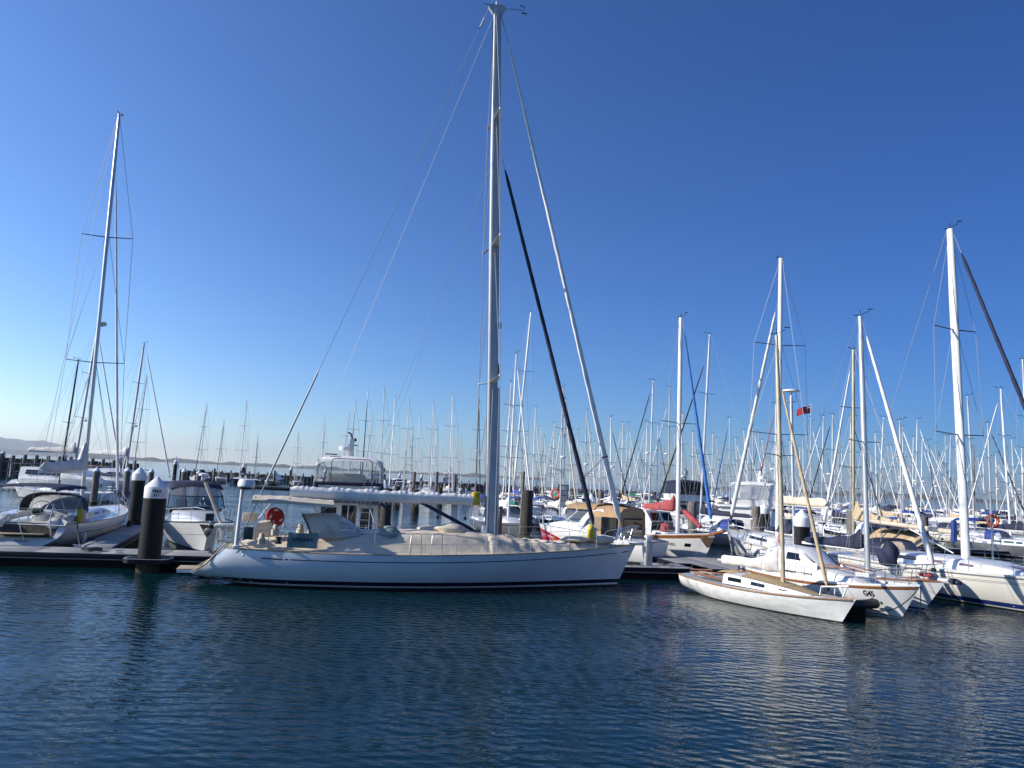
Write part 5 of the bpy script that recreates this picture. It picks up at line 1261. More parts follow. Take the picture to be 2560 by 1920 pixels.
b = MB(); b.tube([A(3.7, -.3, 9.8), A(3.7, .3, 9.8)], .035, 5); b.tube([A(3.7, -.3, 9.8), A(3.75, -.3, 10.3)], .02, 5); b.build('crosstree', 'white_spar', mz)
sailcover(Q, 3.45, 2.05, 3.4, .55, .16, .18, 'navy_canvas', aft=1, seed=12, name='mizzen_cover')
pulpits(Q, HQ, .65, .02); stanchions(HQ, [2.0, 3.8, 5.6, 7.4, 9.2, 10.6], .62, Q, .013, x_end=[1.2, 11.4])
b = MB(); b.rbox((2.6, 1.2, 1.75), (.2, .3, .6), .08); b.build('horseshoe_buoy', 'lifebuoy_red', Q)

# ---- open white keelboat in front
KB = thing('keelboat', 'open white racing keelboat with tan canvas over its cabin top, nearest at right', 'keelboat', (7.98, 32.77, 0), R(-58.6), 'sailing yachts')
HO = Hull(7.96, 2.15, zs=(.72, .66, .86), tr=.55, tm=.45, stern_rake=.1, bow_over=.55, zk=((0, .12), (.12, -.02), (.3, -.3), (.9, -.35), (1, -.2)), n=2.0, m=1.7, p=2.1, q=.92, flare=.06, flare_bow=.15)
ho = HO.shell(30).build('hull', 'worn_white_paint', KB, angle=35)
HO.deck(26, 8, .05).build('deck', 'grey_gelcoat', KB)
HO.band(-.02, .035, .005, .12, 1, 26).build('weed_line', 'pile_growth', ho)
HO.rail(.035, -.02, -.005, 0, .985, 30, n=6).build('gunwale', 'teak', KB)
# open cockpit
ck = MB(); ck.loft([[A(x, -w_, .755), A(x, -w_ * .98, .80), A(x, w_ * .98, .80), A(x, w_, .755)] for x, w_ in ((1.0, .42), (1.1, .5), (2.6, .62), (2.7, .6))], closed=True, cap=True); ck.build('cockpit_floor', 'grey_gelcoat', KB)
for sd in (-1, 1):
    b = MB(); b.tube([A(.85, sd * .45, .83), A(1.6, sd * .6, .84), A(2.7, sd * .70, .84)], .04, 6); b.build('cockpit_coaming', 'varnished_timber', KB)
b = MB(); b.rbox((1.1, .1, .86), (.9, .14, .06), .02); b.rbox((.95, -.25, .83), (.7, .35, .08), .02); b.build('thwart', 'weathered_teak', KB)
b = MB(); b.tube([A(.25, 0, .9), A(1.3, .15, 1.0)], .025, 6); b.build('tiller', 'varnished_timber', KB)
secs = []
for i in range(17):
    u = i / 16; x = 2.7 + u * 4.1; w_ = min(.78, HO.deck_half(x) - .22) * (1 - .35 * u ** 2); z0 = .70; h = .40 * (1 - u ** 1.9) + .015
    secs.append([A(x, -w_, z0), A(x, -w_ * .9, z0 + h * .86), A(x, -w_ * .45, z0 + h), A(x, 0, z0 + h * 1.06), A(x, w_ * .45, z0 + h), A(x, w_ * .9, z0 + h * .86), A(x, w_, z0)])
mb = MB(); mb.loft(secs); mb.add(secs[0], [tuple(range(7))]); cab = mb.build('cabin', 'white_gelcoat', KB, angle=35)
def kside(u, k, sd=-1, off=.006):
    i = u * 16; a, c_ = secs[int(i)], secs[min(16, int(i) + 1)]; f = i - int(i); p0 = a[0].lerp(c_[0], f); p1 = a[1].lerp(c_[1], f); p = p0.lerp(p1, k); return A(p.x, sd * (abs(p.y) + off), p.z)
for a, b_ in ((.06, .22), (.33, .48), (.62, .70)):
    for sd in (-1, 1): mb = MB(); mb.grid(lambda u, v: kside(a + (b_ - a) * u, (.35 if a < .5 else .45) + (.42 if a < .5 else .25) * v, sd), 3, 2); mb.build('window', 'smoked_glass', cab)
tps = []
for i in range(3, 16):
    s_ = secs[i]; tps.append([s_[1] + A(0, .05, .028), s_[2] + A(0, 0, .032 + .01 * math.sin(i * 2.1)), s_[3] + A(0, 0, .034), s_[4] + A(0, 0, .032 + .01 * math.sin(i * 1.7)), s_[5] + A(0, -.05, .028)])
MB().loft(tps).build('cabin_cover', 'tan_deck_paint', KB, angle=60)
b = MB(); b.grid(lambda u, v: (2.2 + u * .9, -.55 + v * 1.1, 1.13 + .05 * math.sin(u * 3) - .08 * (2 * v - 1) ** 2), 8, 8); b.build('hatch_cover', 'tan_deck_paint', KB)
kr = rig(KB, HO, 4.97, 1.02, (4.63, 0, 10.55), 1, 'gold_spar', furl_m='sand_canvas', furl_r=(.075, .04), frac=.83, wire=.008, rx=.095, ry=.075, bow=(6.9, 0, .9), sp_len=.8, taper=.7)
def kcov(u, v):
    x = 4.95 - u * 3.0; a = 2 * math.pi * v; top_z = 1.80 + .66 * max(0, 1 - u / .42) ** 1.3; bot_z = 1.42 - .10 * max(0, 1 - u / .55) ** 1.2
    c_ = (top_z + bot_z) / 2; h = (top_z - bot_z) / 2; w_ = .20 * (1 - .35 * u) * (.4 + .6 * min(1, u * 10, (1 - u) * 12))
    return (x, w_ * math.sin(a) * (1 + .15 * math.sin(x * 9)), c_ + h * math.cos(a) * (1 if u < .97 else .7) + .03 * math.sin(x * 7) * (1 - u) - .09 * u)
MB().grid(kcov, 30, 18).build('sail_cover', 'greywhite_canvas', KB, angle=65)
b = MB(); b.tube([A(4.95, 0, 1.50), A(1.75, 0, 1.48)], .05, 8); b.build('boom', 'cream_paint', KB)
g = MB()
for sd in (-1, 1): g.tube([A(6.85, sd * .42, .86), A(6.9, sd * .40, 1.16), A(7.55, sd * .22, 1.24)], .028, 6)
g.build('pulpit', 'white_plastic', KB)
b = MB(); b.tube([A(7.6, -.2, .9), A(7.75, -.2, 1.24)], .03, 6); b.build('bow_post', 'white_plastic', KB)
b = MB(); b.lathe([(.05, 0), (.06, .05), (.04, .07), (.05, .12)], 10, A(2.0, -.55, .85)); b.build('winch', 'stainless', KB)

# ---- yacht marked G45
G = thing('sailing_yacht', 'white timber-railed yacht with rounded doghouse and G45 on its bow', 'yacht', (11.136, 34.49, 0), R(-62), 'sailing yachts')
HG = Hull(8.25, 2.6, zs=(1.0, .95, 1.26), tr=.6, tm=.48, stern_rake=.2, bow_over=.75, flare=.1, flare_bow=.30, m=1.8, n=2.0, p=2.4, q=.85)
hg = hull_parts(HG, G, 'white_gelcoat', 'teal_canvas', (.02, .09), deck_m='ivory_gelcoat', toe=None, nt=30)
HG.band(lambda t: HG.zs(t) - .12, lambda t: HG.zs(t) - .02, .02, .01, .998, 30).build('rubbing_strake', 'varnished_timber', hg)
HG.rail(.045, .03, .03, 0, .998, 30).build('gunwale', 'white_gelcoat', G)
hull_text(HG, hg, 'G45', .28, 6.75, .80, -1, 'lettering_black', bold=.008, sx=.72)
hull_text(HG, hg, 'II', .14, 7.05, .5, -1, 'lettering_black')
o, s_, tp_ = coach(HG, G, 1.6, 6.5, .46, .74, front=.4)
ports(s_, o, [(.26, .38), (.46, .55)], .30, .82, 'mauve_glass')
b = MB(); b.grid(lambda u, v: tp_(.15 + .5 * u, -.55 + 1.1 * v, .02), 6, 6); b.build('deck_panel', 'tan_deck_paint', o)
secs = [[A(x, -w_, 1.2), A(x, -w_ * .96, 1.62), A(x, -w_ * .80, z1 - .06), A(x, -w_ * .45, z1 + .05), A(x, 0, z1 + .09), A(x, w_ * .45, z1 + .05), A(x, w_ * .80, z1 - .06), A(x, w_ * .96, 1.62), A(x, w_, 1.2)] for x, w_, z1 in ((1.75, .95, 1.5), (1.95, 1.0, 2.02), (2.6, 1.02, 2.10), (3.6, .98, 2.05), (4.35, .88, 1.55), (4.5, .84, 1.40))]
mb = MB(); mb.loft(secs); mb.add(secs[0], [tuple(range(9))]); dg_ = mb.build('doghouse', 'white_gelcoat', G, angle=60)
def dside(x, k, sd=-1):
    for a, c_ in zip(secs, secs[1:]):
        if a[0].x <= x <= c_[0].x:
            f = (x - a[0].x) / (c_[0].x - a[0].x); p = a[1].lerp(c_[1], f).lerp(a[2].lerp(c_[2], f), k); return A(p.x, sd * (abs(p.y) + .012), p.z)
for x0, x1, k0, k1 in ((2.15, 2.85, .1, .8), (3.05, 3.75, .1, .8)):
    for sd in (-1, 1): mb = MB(); mb.grid(lambda u, v: dside(x0 + (x1 - x0) * u, k0 + (k1 - k0) * v, sd), 4, 3); mb.build('window', 'smoked_glass', dg_)
for y0 in (-.66, -.2, .26): mb = MB(); mb.grid(lambda u, v: (3.72 + .58 * v + .02, y0 + u * .40, 1.94 - .40 * v + .012), 2, 2); mb.build('window', 'smoked_glass', dg_)
b = MB(); b.tube([A(4.4, -.6, 1.62), A(6.2, -.35, 1.52)], .035, 6); b.tube([A(4.4, .6, 1.62), A(6.2, .35, 1.52)], .035, 6); b.build('handrail', 'varnished_timber', G)
stanchions(HG, [2.2, 3.2, 4.2, 5.2, 6.2, 7.0], .58, G, .013, x_end=[1.4, 7.7]); pulpits(G, HG, .56, .018)
b = MB(); b.rbox((6.3, -.3, 1.42), (.6, .5, .16), .05); b.build('fore_hatch', 'white_gelcoat', G)
rope('anchor_chain', 'dark snubbed mooring rope hanging in a loop from the G45 bow', G.matrix_basis @ Vector((8.2, -.12, 1.1)), G.matrix_basis @ Vector((7.0, -1.15, .35)), .35, .022)
rope('mooring_rope', 'straight mooring rope from the G45 bow roller down towards the water', G.matrix_basis @ Vector((8.25, .05, 1.3)), G.matrix_basis @ Vector((8.0, .35, .2)), .02, .02)

# ---- white yacht behind G45
B3 = thing('sailing_yacht', 'white yacht with stepped silver mast and navy boom cover behind the G45 yacht', 'yacht', (12.9, 37.2, 0), R(-62), 'sailing yachts')
H3 = Hull(9.0, 2.6, zs=(1.0, .98, 1.24), tr=.7, tm=.42, stern_rake=.3, bow_over=.9, flare=.05, flare_bow=.25, m=1.9)
h3 = hull_parts(H3, B3, 'white_gelcoat', 'blue_paint', (.03, .12), toe='varnished_timber', toe_r=.035)
o, s_, tp_ = coach(H3, B3, 2.2, 6.9, .40, .62)
ports(s_, o, [(.2, .34), (.5, .6)], .25, .8, 'mauve_glass')
rig(B3, H3, 5.65, 1.1, (5.42, 0, 12.36), 1, 'mast_alloy', furl_m='white_canvas', furl_r=(.115, .055), frac=.985, wire=.010, rx=.12, ry=.10, bow=(8.62, 0, 1.42), steps=True, sp_len=1.0, taper=.85)
sailcover(B3, 5.5, 2.22, 3.1, .55, .16, .19, 'navy_canvas', climb=.35, seed=2)
bundle((6.4, .3, 1.9), (.4, .35, .6), 31, 'navy_canvas', 'sail_bag', B3)
bundle((4.3, .15, 2.35), (.38, .22, .26), 32, 'black_canvas', 'boom_bag', B3)
pulpits(B3, H3, .6, .02); stanchions(H3, [2.0, 3.4, 4.8, 6.2, 7.4], .58, B3, .013, x_end=[1.0, 8.1])
b = MB(); b.tube([A(8.75, 0, 1.28), A(9.5, 0, 1.3)], .11, 8); bundle((9.35, 0, 1.30), (.3, .13, .13), 33, 'navy_canvas', 'anchor_cover', B3); b.build('bow_roller', 'grey_spar', B3)
bundle((8.3, -.1, 1.42), (.3, .2, .14), 34, 'red_canvas', 'anchor_buoy', B3)

# ---- big white yacht at the right edge
D = thing('sailing_yacht', 'big white yacht with blue boot stripe, mauve ports and navy furled genoa at right edge', 'yacht', (18.25, 40.91, 0), R(-69), 'sailing yachts')
HD = Hull(13.2, 4.25, zs=(1.35, 1.38, 1.6), tr=.74, tm=.45, stern_rake=.4, bow_over=.8, flare=.05, flare_bow=.18, m=1.75, n=2.4)
hd = HD.shell(30).build('hull', 'ivory_gelcoat', D, angle=35)
HD.deck(24, 8, .08).build('deck', 'white_gelcoat', D)
HD.band(.06, .10, .006, .02, 1, 28).build('white_boot_line', 'white_gelcoat', hd); HD.band(.11, .30, .006, .02, 1, 28).build('boot_stripe', 'blue_paint', hd)
HD.band(-.05, .05, .005, .02, 1, 28).build('antifoul', 'antifoul_black', hd)
HD.band(lambda t: HD.zs(t) - .15, lambda t: HD.zs(t) - .09, .02, .01, .99, 28).build('rubbing_strake', 'lettering_grey', hd)
for dz in (.30, .36): HD.band(lambda t: HD.zs(t) - dz - .012, lambda t: HD.zs(t) - dz, .006, .1, .90, 28).build('pinstripe', 'navy_paint', hd)
hull_text(HD, hd, 'W', .26, 12.3, 1.12, -1, 'lettering_navy')
o, s_, tp_ = coach(HD, D, 3.6, 11.0, .46, .66, front=.5)
ports(s_, o, [(.1, .3)], .3, .9); ports(s_, o, [(.40, .49), (.60, .68)], .30, .75, 'mauve_glass')
b = MB(); b.grid(lambda u, v: tp_(.80 + .10 * u, -.4 + .8 * v, .015), 4, 4); b.build('fore_hatch', 'mauve_glass', o)
rig(D, HD, 7.36, 1.8, (7.02, 0, 17.36), 2, 'white_spar', furl_m='navy_canvas', furl_r=(.10, .07), frac=.985, wire=.012, rx=.20, ry=.15, bow=(12.6, 0, 2.0), sp_len=1.55, taper=.8)
b = MB(); b.tube([A(7.2, 0, 2.92), A(1.9, 0, 3.12)], .12, 10); b.build('boom', 'cream_paint', D)
b = MB(); b.rbox((7.02, -.28, 3.0), (.2, .25, 1.0), .08); b.build('halyard_bag', 'blue_canvas', D)
b = MB(); b.tube([A(4.3, 0, 2.95), A(6.9, -.2, 2.0)], .03, 6); b.build('kicker', 'white_spar', D)
sprayhood(D, 2.9, 1.35, 1.5, 2.35, 1.6, 'navy_canvas')
pulpits(D, HD, .66, .02); stanchions(HD, [2.2, 4.0, 5.6, 7.2, 8.8, 10.4, 11.6], .62, D, .015, x_end=[1.4, 12.2])

# ---- cruiser yacht under a sand coloured cockpit tent
N = thing('sailing_yacht', 'yacht with sand coloured cockpit tent under a navy bimini, behind the G45 yacht', 'yacht', (25.7, 45.7, 0), R(98), 'sailing yachts')
HN = Hull(11.5, 3.7, zs=(1.1, 1.1, 1.4), tr=.75, tm=.42, flare=.05, flare_bow=.2, m=1.8)
hull_parts(HN, N, 'white_gelcoat', 'navy_paint', (.04, .14))
o, s_, tp_ = coach(HN, N, 3.8, 9.2, .5, .62); ports(s_, o, [(.15, .4), (.5, .62)], .2, .8)
rig(N, HN, 7.5, 1.6, (7.3, 0, 14.9), 2, 'gold_spar', furl_m='white_canvas', furl_r=(.11, .05), frac=.96, wire=.013, rx=.13, ry=.11, bow=(11.3, 0, 1.9), taper=.8)
sailcover(N, 7.3, 2.75, 4.6, .85, .2, .24, 'sand_canvas', climb=.6, seed=14)
bimini(N, .2, 3.6, 1.55, 2.72, 'navy_canvas', 1.2, .14)
def tent(u, v):
    y = 2 * v - 1; x = -.2 + u * 4.6; return (x, 1.75 * y, 2.32 - 1.12 * abs(y) ** 1.6 + .06 * math.sin(x * 5 + y * 3) * (1 - y * y) - .5 * max(0, .15 - u) / .15)
MB().grid(tent, 26, 22).build('cockpit_tent', 'sand_canvas', N, angle=60)
sprayhood(N, 4.0, 1.5, 1.5, 2.75, 2.0, 'white_canvas', glass='milky_vinyl')
pulpits(N, HN, .62, .02)
# ================================================================== CATAMARANS AND OTHER BOATS FARTHER OFF
def catamaran(label, loc, rz, L, text, top, canopy, boomcover, seed):
    t = thing('catamaran', label, 'catamaran', loc, rz, 'catamarans')
    hs = []
    for sd in (-1, 1):
        H = Hull(L, 1.7, zs=(1.3, 1.55, 1.75), tr=.6, tm=.45, stern_rake=1.6, bow_over=.15, flare=.05)
        o = H.shell(20).build('hull', 'white_gelcoat', t); o.location = (0, sd * 2.9, 0)
        d = H.deck(16, 6).build('deck', 'white_gelcoat', t); d.location = (0, sd * 2.9, 0)
        b = H.band(.03, .22, .006, .02, 1, 16).build('boot_stripe', 'antifoul_black', o)
        hs.append((H, o))
    if text:
        H, o = hs[0]; hull_text(H, o, text, .62, L - 1.75, 1.05, -1, 'lettering_black', bold=.02)
    b = MB(); b.rbox((L * .42, 0, 1.35), (L * .62, 4.6, .55), .1); b.build('bridge_deck', 'white_gelcoat', t)
    secs = []
    for x, w_, z1 in ((L * .12, 2.5, 2.9), (L * .4, 2.6, 3.0), (L * .58, 2.4, 2.7), (L * .72, 1.9, 1.7)):
        secs.append([A(x, -w_, 1.5), A(x, -w_ * .9, z1), A(x, 0, z1 + .12), A(x, w_ * .9, z1), A(x, w_, 1.5)])
    h = loft_box(t, 'saloon', 'white_gelcoat', secs)
    for sd in (-1, 1):
        b = MB(); b.grid(lambda u, v: (L * .18 + u * L * .38, sd * (2.57 - .22 * v + .02), 2.05 + v * .55), 4, 1); b.build('saloon_window', 'smoked_glass', h)
    b = MB(); b.rbox((L * .12, 0, 3.25), (L * .26, 4.4, .12), .05); b.build('hardtop', canopy, t)
    b = MB()
    for y in (-2, 2): b.tube([A(L * .01, y, 1.6), A(L * .01, y, 3.2)], .05); b.tube([A(L * .2, y, 2.9), A(L * .2, y, 3.2)], .05)
    b.build('hardtop_posts', 'stainless', t)
    H = Hull(L, 5.4, zs=(1.5, 1.6, 1.8)); inv = (Matrix.Translation(loc) @ Matrix.Rotation(rz, 4, 'Z')).inverted(); tl = inv @ Vector(top)
    rig(t, H, L * .5, 2.9, tl, 2, 'grey_spar', furl_m='white_canvas', furl_r=(.12, .07), wire=.014, rx=.17, ry=.12, bow=(L - .6, 0, 1.9), radar=.34)
    sailcover(t, L * .49, 5.0, L * .44, .75, .38, .32, boomcover, seed=seed, climb=.9)
    g = MB()
    for sd in (-1, 1):
        for q in (.35, .7): g.tube([A(x, sd * 3.5, 1.65 + q) for x in (2, L * .5, L * .9)], .014, 4)
        for k in range(6): x = 2 + k * (L * .9 - 2) / 5; g.tube([A(x, sd * 3.5, 1.55), A(x, sd * 3.5, 2.35)], .016, 4)
    g.build('guard_rail', 'stainless', t)
    return t
catamaran('white catamaran with X424 on its hull side, moored beyond the white sloop', (-61.5, 94.5, 0), R(-4), 14, 'X424', (-55.2, 96.5, 21.0), 'navy_canvas', 'greywhite_canvas', 3)
catamaran('white catamaran with tan hardtop and high covered boom, behind the X424 catamaran', (-61.0, 106, 0), R(-5), 14.5, None, (-53.9, 106.6, 21.3), 'sand_canvas', 'white_canvas', 5)
yacht('long white hulled yacht with dark mast, partly hidden behind the white sloop bimini', (-45.4, 76), 178, (-45.0, 76, 14.4), L=10.5, cover='white_canvas', hood=None, mast='dark_spar', cove='navy_paint', nsp=1, furl_m=None)
# white ketch with a blue painted link band along the hull
cb, HB2 = yacht('white yacht with blue link patterned band and dinghy alongside, right of the big mast', (.75, 92), 108, (1.95, 92, 25.4), L=12.5, cover='blue_canvas', hood='navy_canvas', nsp=2, furl_m=None, boot='antifoul_black', zs=(1.25, 1.2, 1.75), rx=.17, lod=2, coach_h=.55)
hc_ = [c for c in cb.children if c.name.startswith('hull')][0]
HB2.band(lambda t: HB2.zs(t) - .62, lambda t: HB2.zs(t) - .32, .01, .02, .985, 26).build('blue_band', 'blue_paint', hc_)
for k in range(12):
    a = .1 + k * .074; HB2.band(lambda t: HB2.zs(t) - .54, lambda t: HB2.zs(t) - .40, .016, a, a + .042, 4, 1, (1,)).build('band_link', 'white_gelcoat', hc_)
b = MB(); b.rbox((6.2, 0, 2.55), (3.6, 2.6, .14), .05); b.build('hardtop', 'white_gelcoat', cb)
b = MB()
for x in (4.6, 7.8):
    for y in (-1.1, 1.1): b.tube([A(x, y, 1.5), A(x, y, 2.5)], .05, 6)
b.build('hardtop_posts', 'stainless', cb)
def lifering(name, label, p, nrm, r0=.32, m='lifebuoy_orange', loc_label=None):
    t = thing(name, label, 'lifebuoy', p, 0, 'lifebuoys')
    MB().ring((0, 0, 0), r0, r0 * .28, nrm, 28, 10).build('ring', m, t)
    n_ = Vector(nrm).normalized(); a = n_.orthogonal().normalized(); b_ = n_.cross(a)
    for k in range(4):
        q = (a * math.cos(k * math.pi / 2 + .5) + b_ * math.sin(k * math.pi / 2 + .5)); MB().ring(q * r0, r0 * .29, .012, q.cross(n_), 10, 4).build('band', 'white_plastic', t)
    return t
lifering('lifebuoy', 'orange lifebuoy hung on the rail of the yacht with the blue link band', (.2, 92.6, 2.1), (-.4, -1, 0), .36)
def dinghy(label, p, rz, m='grey_gelcoat', L=2.9):
    t = thing('dinghy', label, 'dinghy', p, rz, 'small tenders')
    b = MB(); b.tube([A(0, -.62, .32), A(L * .55, -.62, .34), A(L * .85, -.42, .42), A(L, 0, .5), A(L * .85, .42, .42), A(L * .55, .62, .34), A(0, .62, .32)], .21, 10); b.build('tube', m, t)
    b = MB(); b.rbox((L * .42, 0, .18), (L * .8, 1.0, .08), .03); b.build('floor', 'grey_gelcoat', t)
    b = MB(); b.rbox((.03, 0, .4), (.08, 1.0, .42), .02); b.build('transom', 'white_gelcoat', t)
    return t
dinghy('grey inflatable tender alongside the yacht with the blue link band', (3.2, 84.0, 0), R(120))

def recolour(root, names, m):
    for c in root.children:
        if any(c.name.startswith(n) for n in names):
            c.data = c.data.copy(); c.data.materials.clear(); c.data.materials.append(M[m])
cp = copy_thing(F, (25.0, 63.5, 0), R(158), 'white flybridge cruiser with white framed clear enclosure beyond the white furled genoa', 'motor boats')
cp = copy_thing(F, (20.0, 78.0, 0), R(100), 'white flybridge boat with dark navy upper enclosure beyond the blue furled genoa', 'motor boats')
recolour(cp, ('canopy_top', 'side_curtain'), 'navy_canvas'); recolour(cp, ('clear_curtain',), 'smoked_glass')
cp = copy_thing(C, (-22.0, 152, 0), R(-80), 'white sedan cruiser with dark windscreen at the far dock, right of the flybridge enclosure', 'motor boats'); recolour(cp, ('canopy_top', 'screen'), 'white_gelcoat'); recolour(cp, ('clear_curtain', 'windscreen'), 'smoked_glass')
cp = copy_thing(F, (-13.0, 172, 0), R(95), 'small white flybridge boat at the far docks, just left of the big mast', 'motor boats')
cp = copy_thing(F, (-30.5, 176, 0), R(96), 'distant white flybridge boat at the far docks, nearest right of the flybridge enclosure', 'motor boats')

def runabout(label, p, rz, tentm=None, L=6.0, cab=True):
    t = thing('small_boat', label, 'small boat', p, rz, 'small boats along the breakwater')
    H = Hull(L, L * .36, zs=(.85, .9, 1.25), tr=.85, tm=.4, stern_rake=0, bow_over=.7, m=1.6, n=1.8)
    hull_parts(H, t, 'white_gelcoat', 'navy_paint', (.03, .12), toe=None, nt=12)
    if cab:
        secs = [[A(x, -w_, .9), A(x, -w_ * .85, z1), A(x, w_ * .85, z1), A(x, w_, .9)] for x, w_, z1 in ((L * .42, L * .13, 1.9), (L * .62, L * .13, 1.85), (L * .78, L * .1, 1.2))]
        o = loft_box(t, 'cabin', 'white_gelcoat', secs)
        for sd in (-1, 1): b = MB(); b.grid(lambda u, v: (L * (.45 + .16 * u), sd * (L * .13 - .11 * v - .05 + .07), 1.4 + .35 * v), 1, 1); b.build('window', 'smoked_glass', o)
        b = MB(); b.box((-.15, 0, .8), (.35, .4, .8)); b.build('outboard_motor', 'dark_grey_plastic', t)
    if tentm:
        def tf(u, v): y = 2 * v - 1; return (.2 + u * L * .75, L * .2 * y, 3.0 - 1.9 * abs(y) ** 1.1 * (.8) - .25 * u)
        MB().grid(tf, 8, 12).build('tent_cover', tentm, t, angle=60)
    return t
runabout('moored boat under a white tent shaped cover by the breakwater', (-57.5, 186, 0), R(-85), 'white_canvas', 9.5)
runabout('small white cabin boat by the breakwater, just left of the tent covered boat', (-64.5, 184, 0), R(-80))
runabout('small boat with navy cover by the breakwater behind the cruiser roof', (-72.5, 178, 0), R(-80), 'navy_canvas', 8)
runabout('small white cabin boat by the breakwater, first right of the tent covered boat', (-47, 190, 0), R(-85), None, 6.5)
runabout('small white cabin boat by the breakwater, second right of the tent covered boat', (-39.5, 192, 0), R(-70), None, 7.5)
runabout('small white cabin boat by the breakwater, third right of the tent covered boat', (-30.5, 193, 0), R(-100), None, 6.5)
runabout('small white cabin boat by the breakwater, half hidden left of the flybridge enclosure', (-20.5, 190, 0), R(-85), None, 6.0)

# ------------------------------------------------------------------ docks between the boats
def far_dock(label, x, y, rz, L, W=1.8): pontoon('floating_dock', label, (x, y, 0), rz, L, W, .5, 4.0, 'far floating docks')
far_dock('low grey floating dock far behind the open channel of water', -52, 146, R(5), 62)
far_dock('grey floating dock behind the sand coloured cockpit tent', 12, 58.2, R(5), 44)
far_dock('far grey floating dock crossing behind the green covered sail', 3, 104, R(6), 100)
far_dock('farthest grey floating dock below the distant masts at right', -4, 150, R(6), 150)
pontoon('dock_platform', 'wide grey dock platform behind the open keelboat stern', (9.15, 36.1, 0), R(11.6), 4.2, 5.6, .55)
# wayfinding board with lifebuoy on the far dock
t = thing('sign_board', 'tall grey notice board with dark frame on the dock behind the timber pile', 'sign', (5.75, 76, 0), R(3))
MB().rbox((0, 0, 2.9), (.95, .08, 2.2), .02).build('panel', 'pedestal_alloy', t)
b = MB()
for x in (-.5, .5): b.rbox((x, 0, 1.9), (.09, .12, 4.3), .02)
for z in (1.85, 2.4, 2.95, 3.45, 4.0): b.box((0, -.05, z), (.92, .03, .06))
b.build('frame', 'dark_grey_plastic', t)
pontoon('floating_dock', 'short dark dock carrying the tall notice board', (2.6, 76.2, 0), R(4), 8, 1.6, .5, group='far floating docks')
lifering('lifebuoy', 'orange lifebuoy on a post left of the tall notice board', (4.95, 75.8, 3.1), (0, -1, 0), .40)
t = thing('lifebuoy_post', 'white post carrying an orange lifebuoy behind the big yacht at right', 'post', (31.5, 48.5, 0))
MB().tube([(0, 0, -.5), (0, 0, 3.4)], .07, 8).build('shaft', 'white_spar', t)
lifering('lifebuoy', 'large orange lifebuoy on a white post behind the big yacht at right', (31.5, 48.38, 3.2), (.1, -1, .1), .36)
# distant white service pedestals and poles
for i, (x, y, l) in enumerate(((-8, 147.5, 'far white pedestal on the dock left of the big mast'), (-19.5, 146.8, 'far white pedestal on the dock beyond the boom cover'), (13.5, 105.5, 'white pedestal on the far dock right of the notice board'), (21, 106.2, 'white pedestal on the far dock behind the tan canvas cruiser'))):
    pedestal((x, y, .5), l, R(5))
for x, y, tp, l in ((-24.5, 147, 5.2, 'tall grey dock pile at the far dock, first right of the flybridge enclosure'), (-18.4, 147.6, 4.8, 'tall grey dock pile at the far dock, second right of the flybridge enclosure'), (-14.0, 148, 5.0, 'tall grey dock pile at the far dock, third right of the flybridge enclosure'), (-10.4, 148.4, 4.6, 'tall grey dock pile at the far dock, fourth right of the flybridge enclosure'),
                    (19.2, 57.5, 3.2, 'grey timber pile left of the second white capped pile behind the white yacht'), (14.6, 58.6, 3.3, 'grey timber pile behind the red covered ketch mast'), (27.5, 59.6, 3.2, 'grey timber pile behind the cream boom cover'), (33.5, 60.0, 3.0, 'grey timber pile right of the sand coloured sail cover'), (11.6, 92, 3.4, 'dark timber pile behind the tan canvas cruiser roof')):
    timber_pile(x, y, .36, tp, l, 'grey_timber')
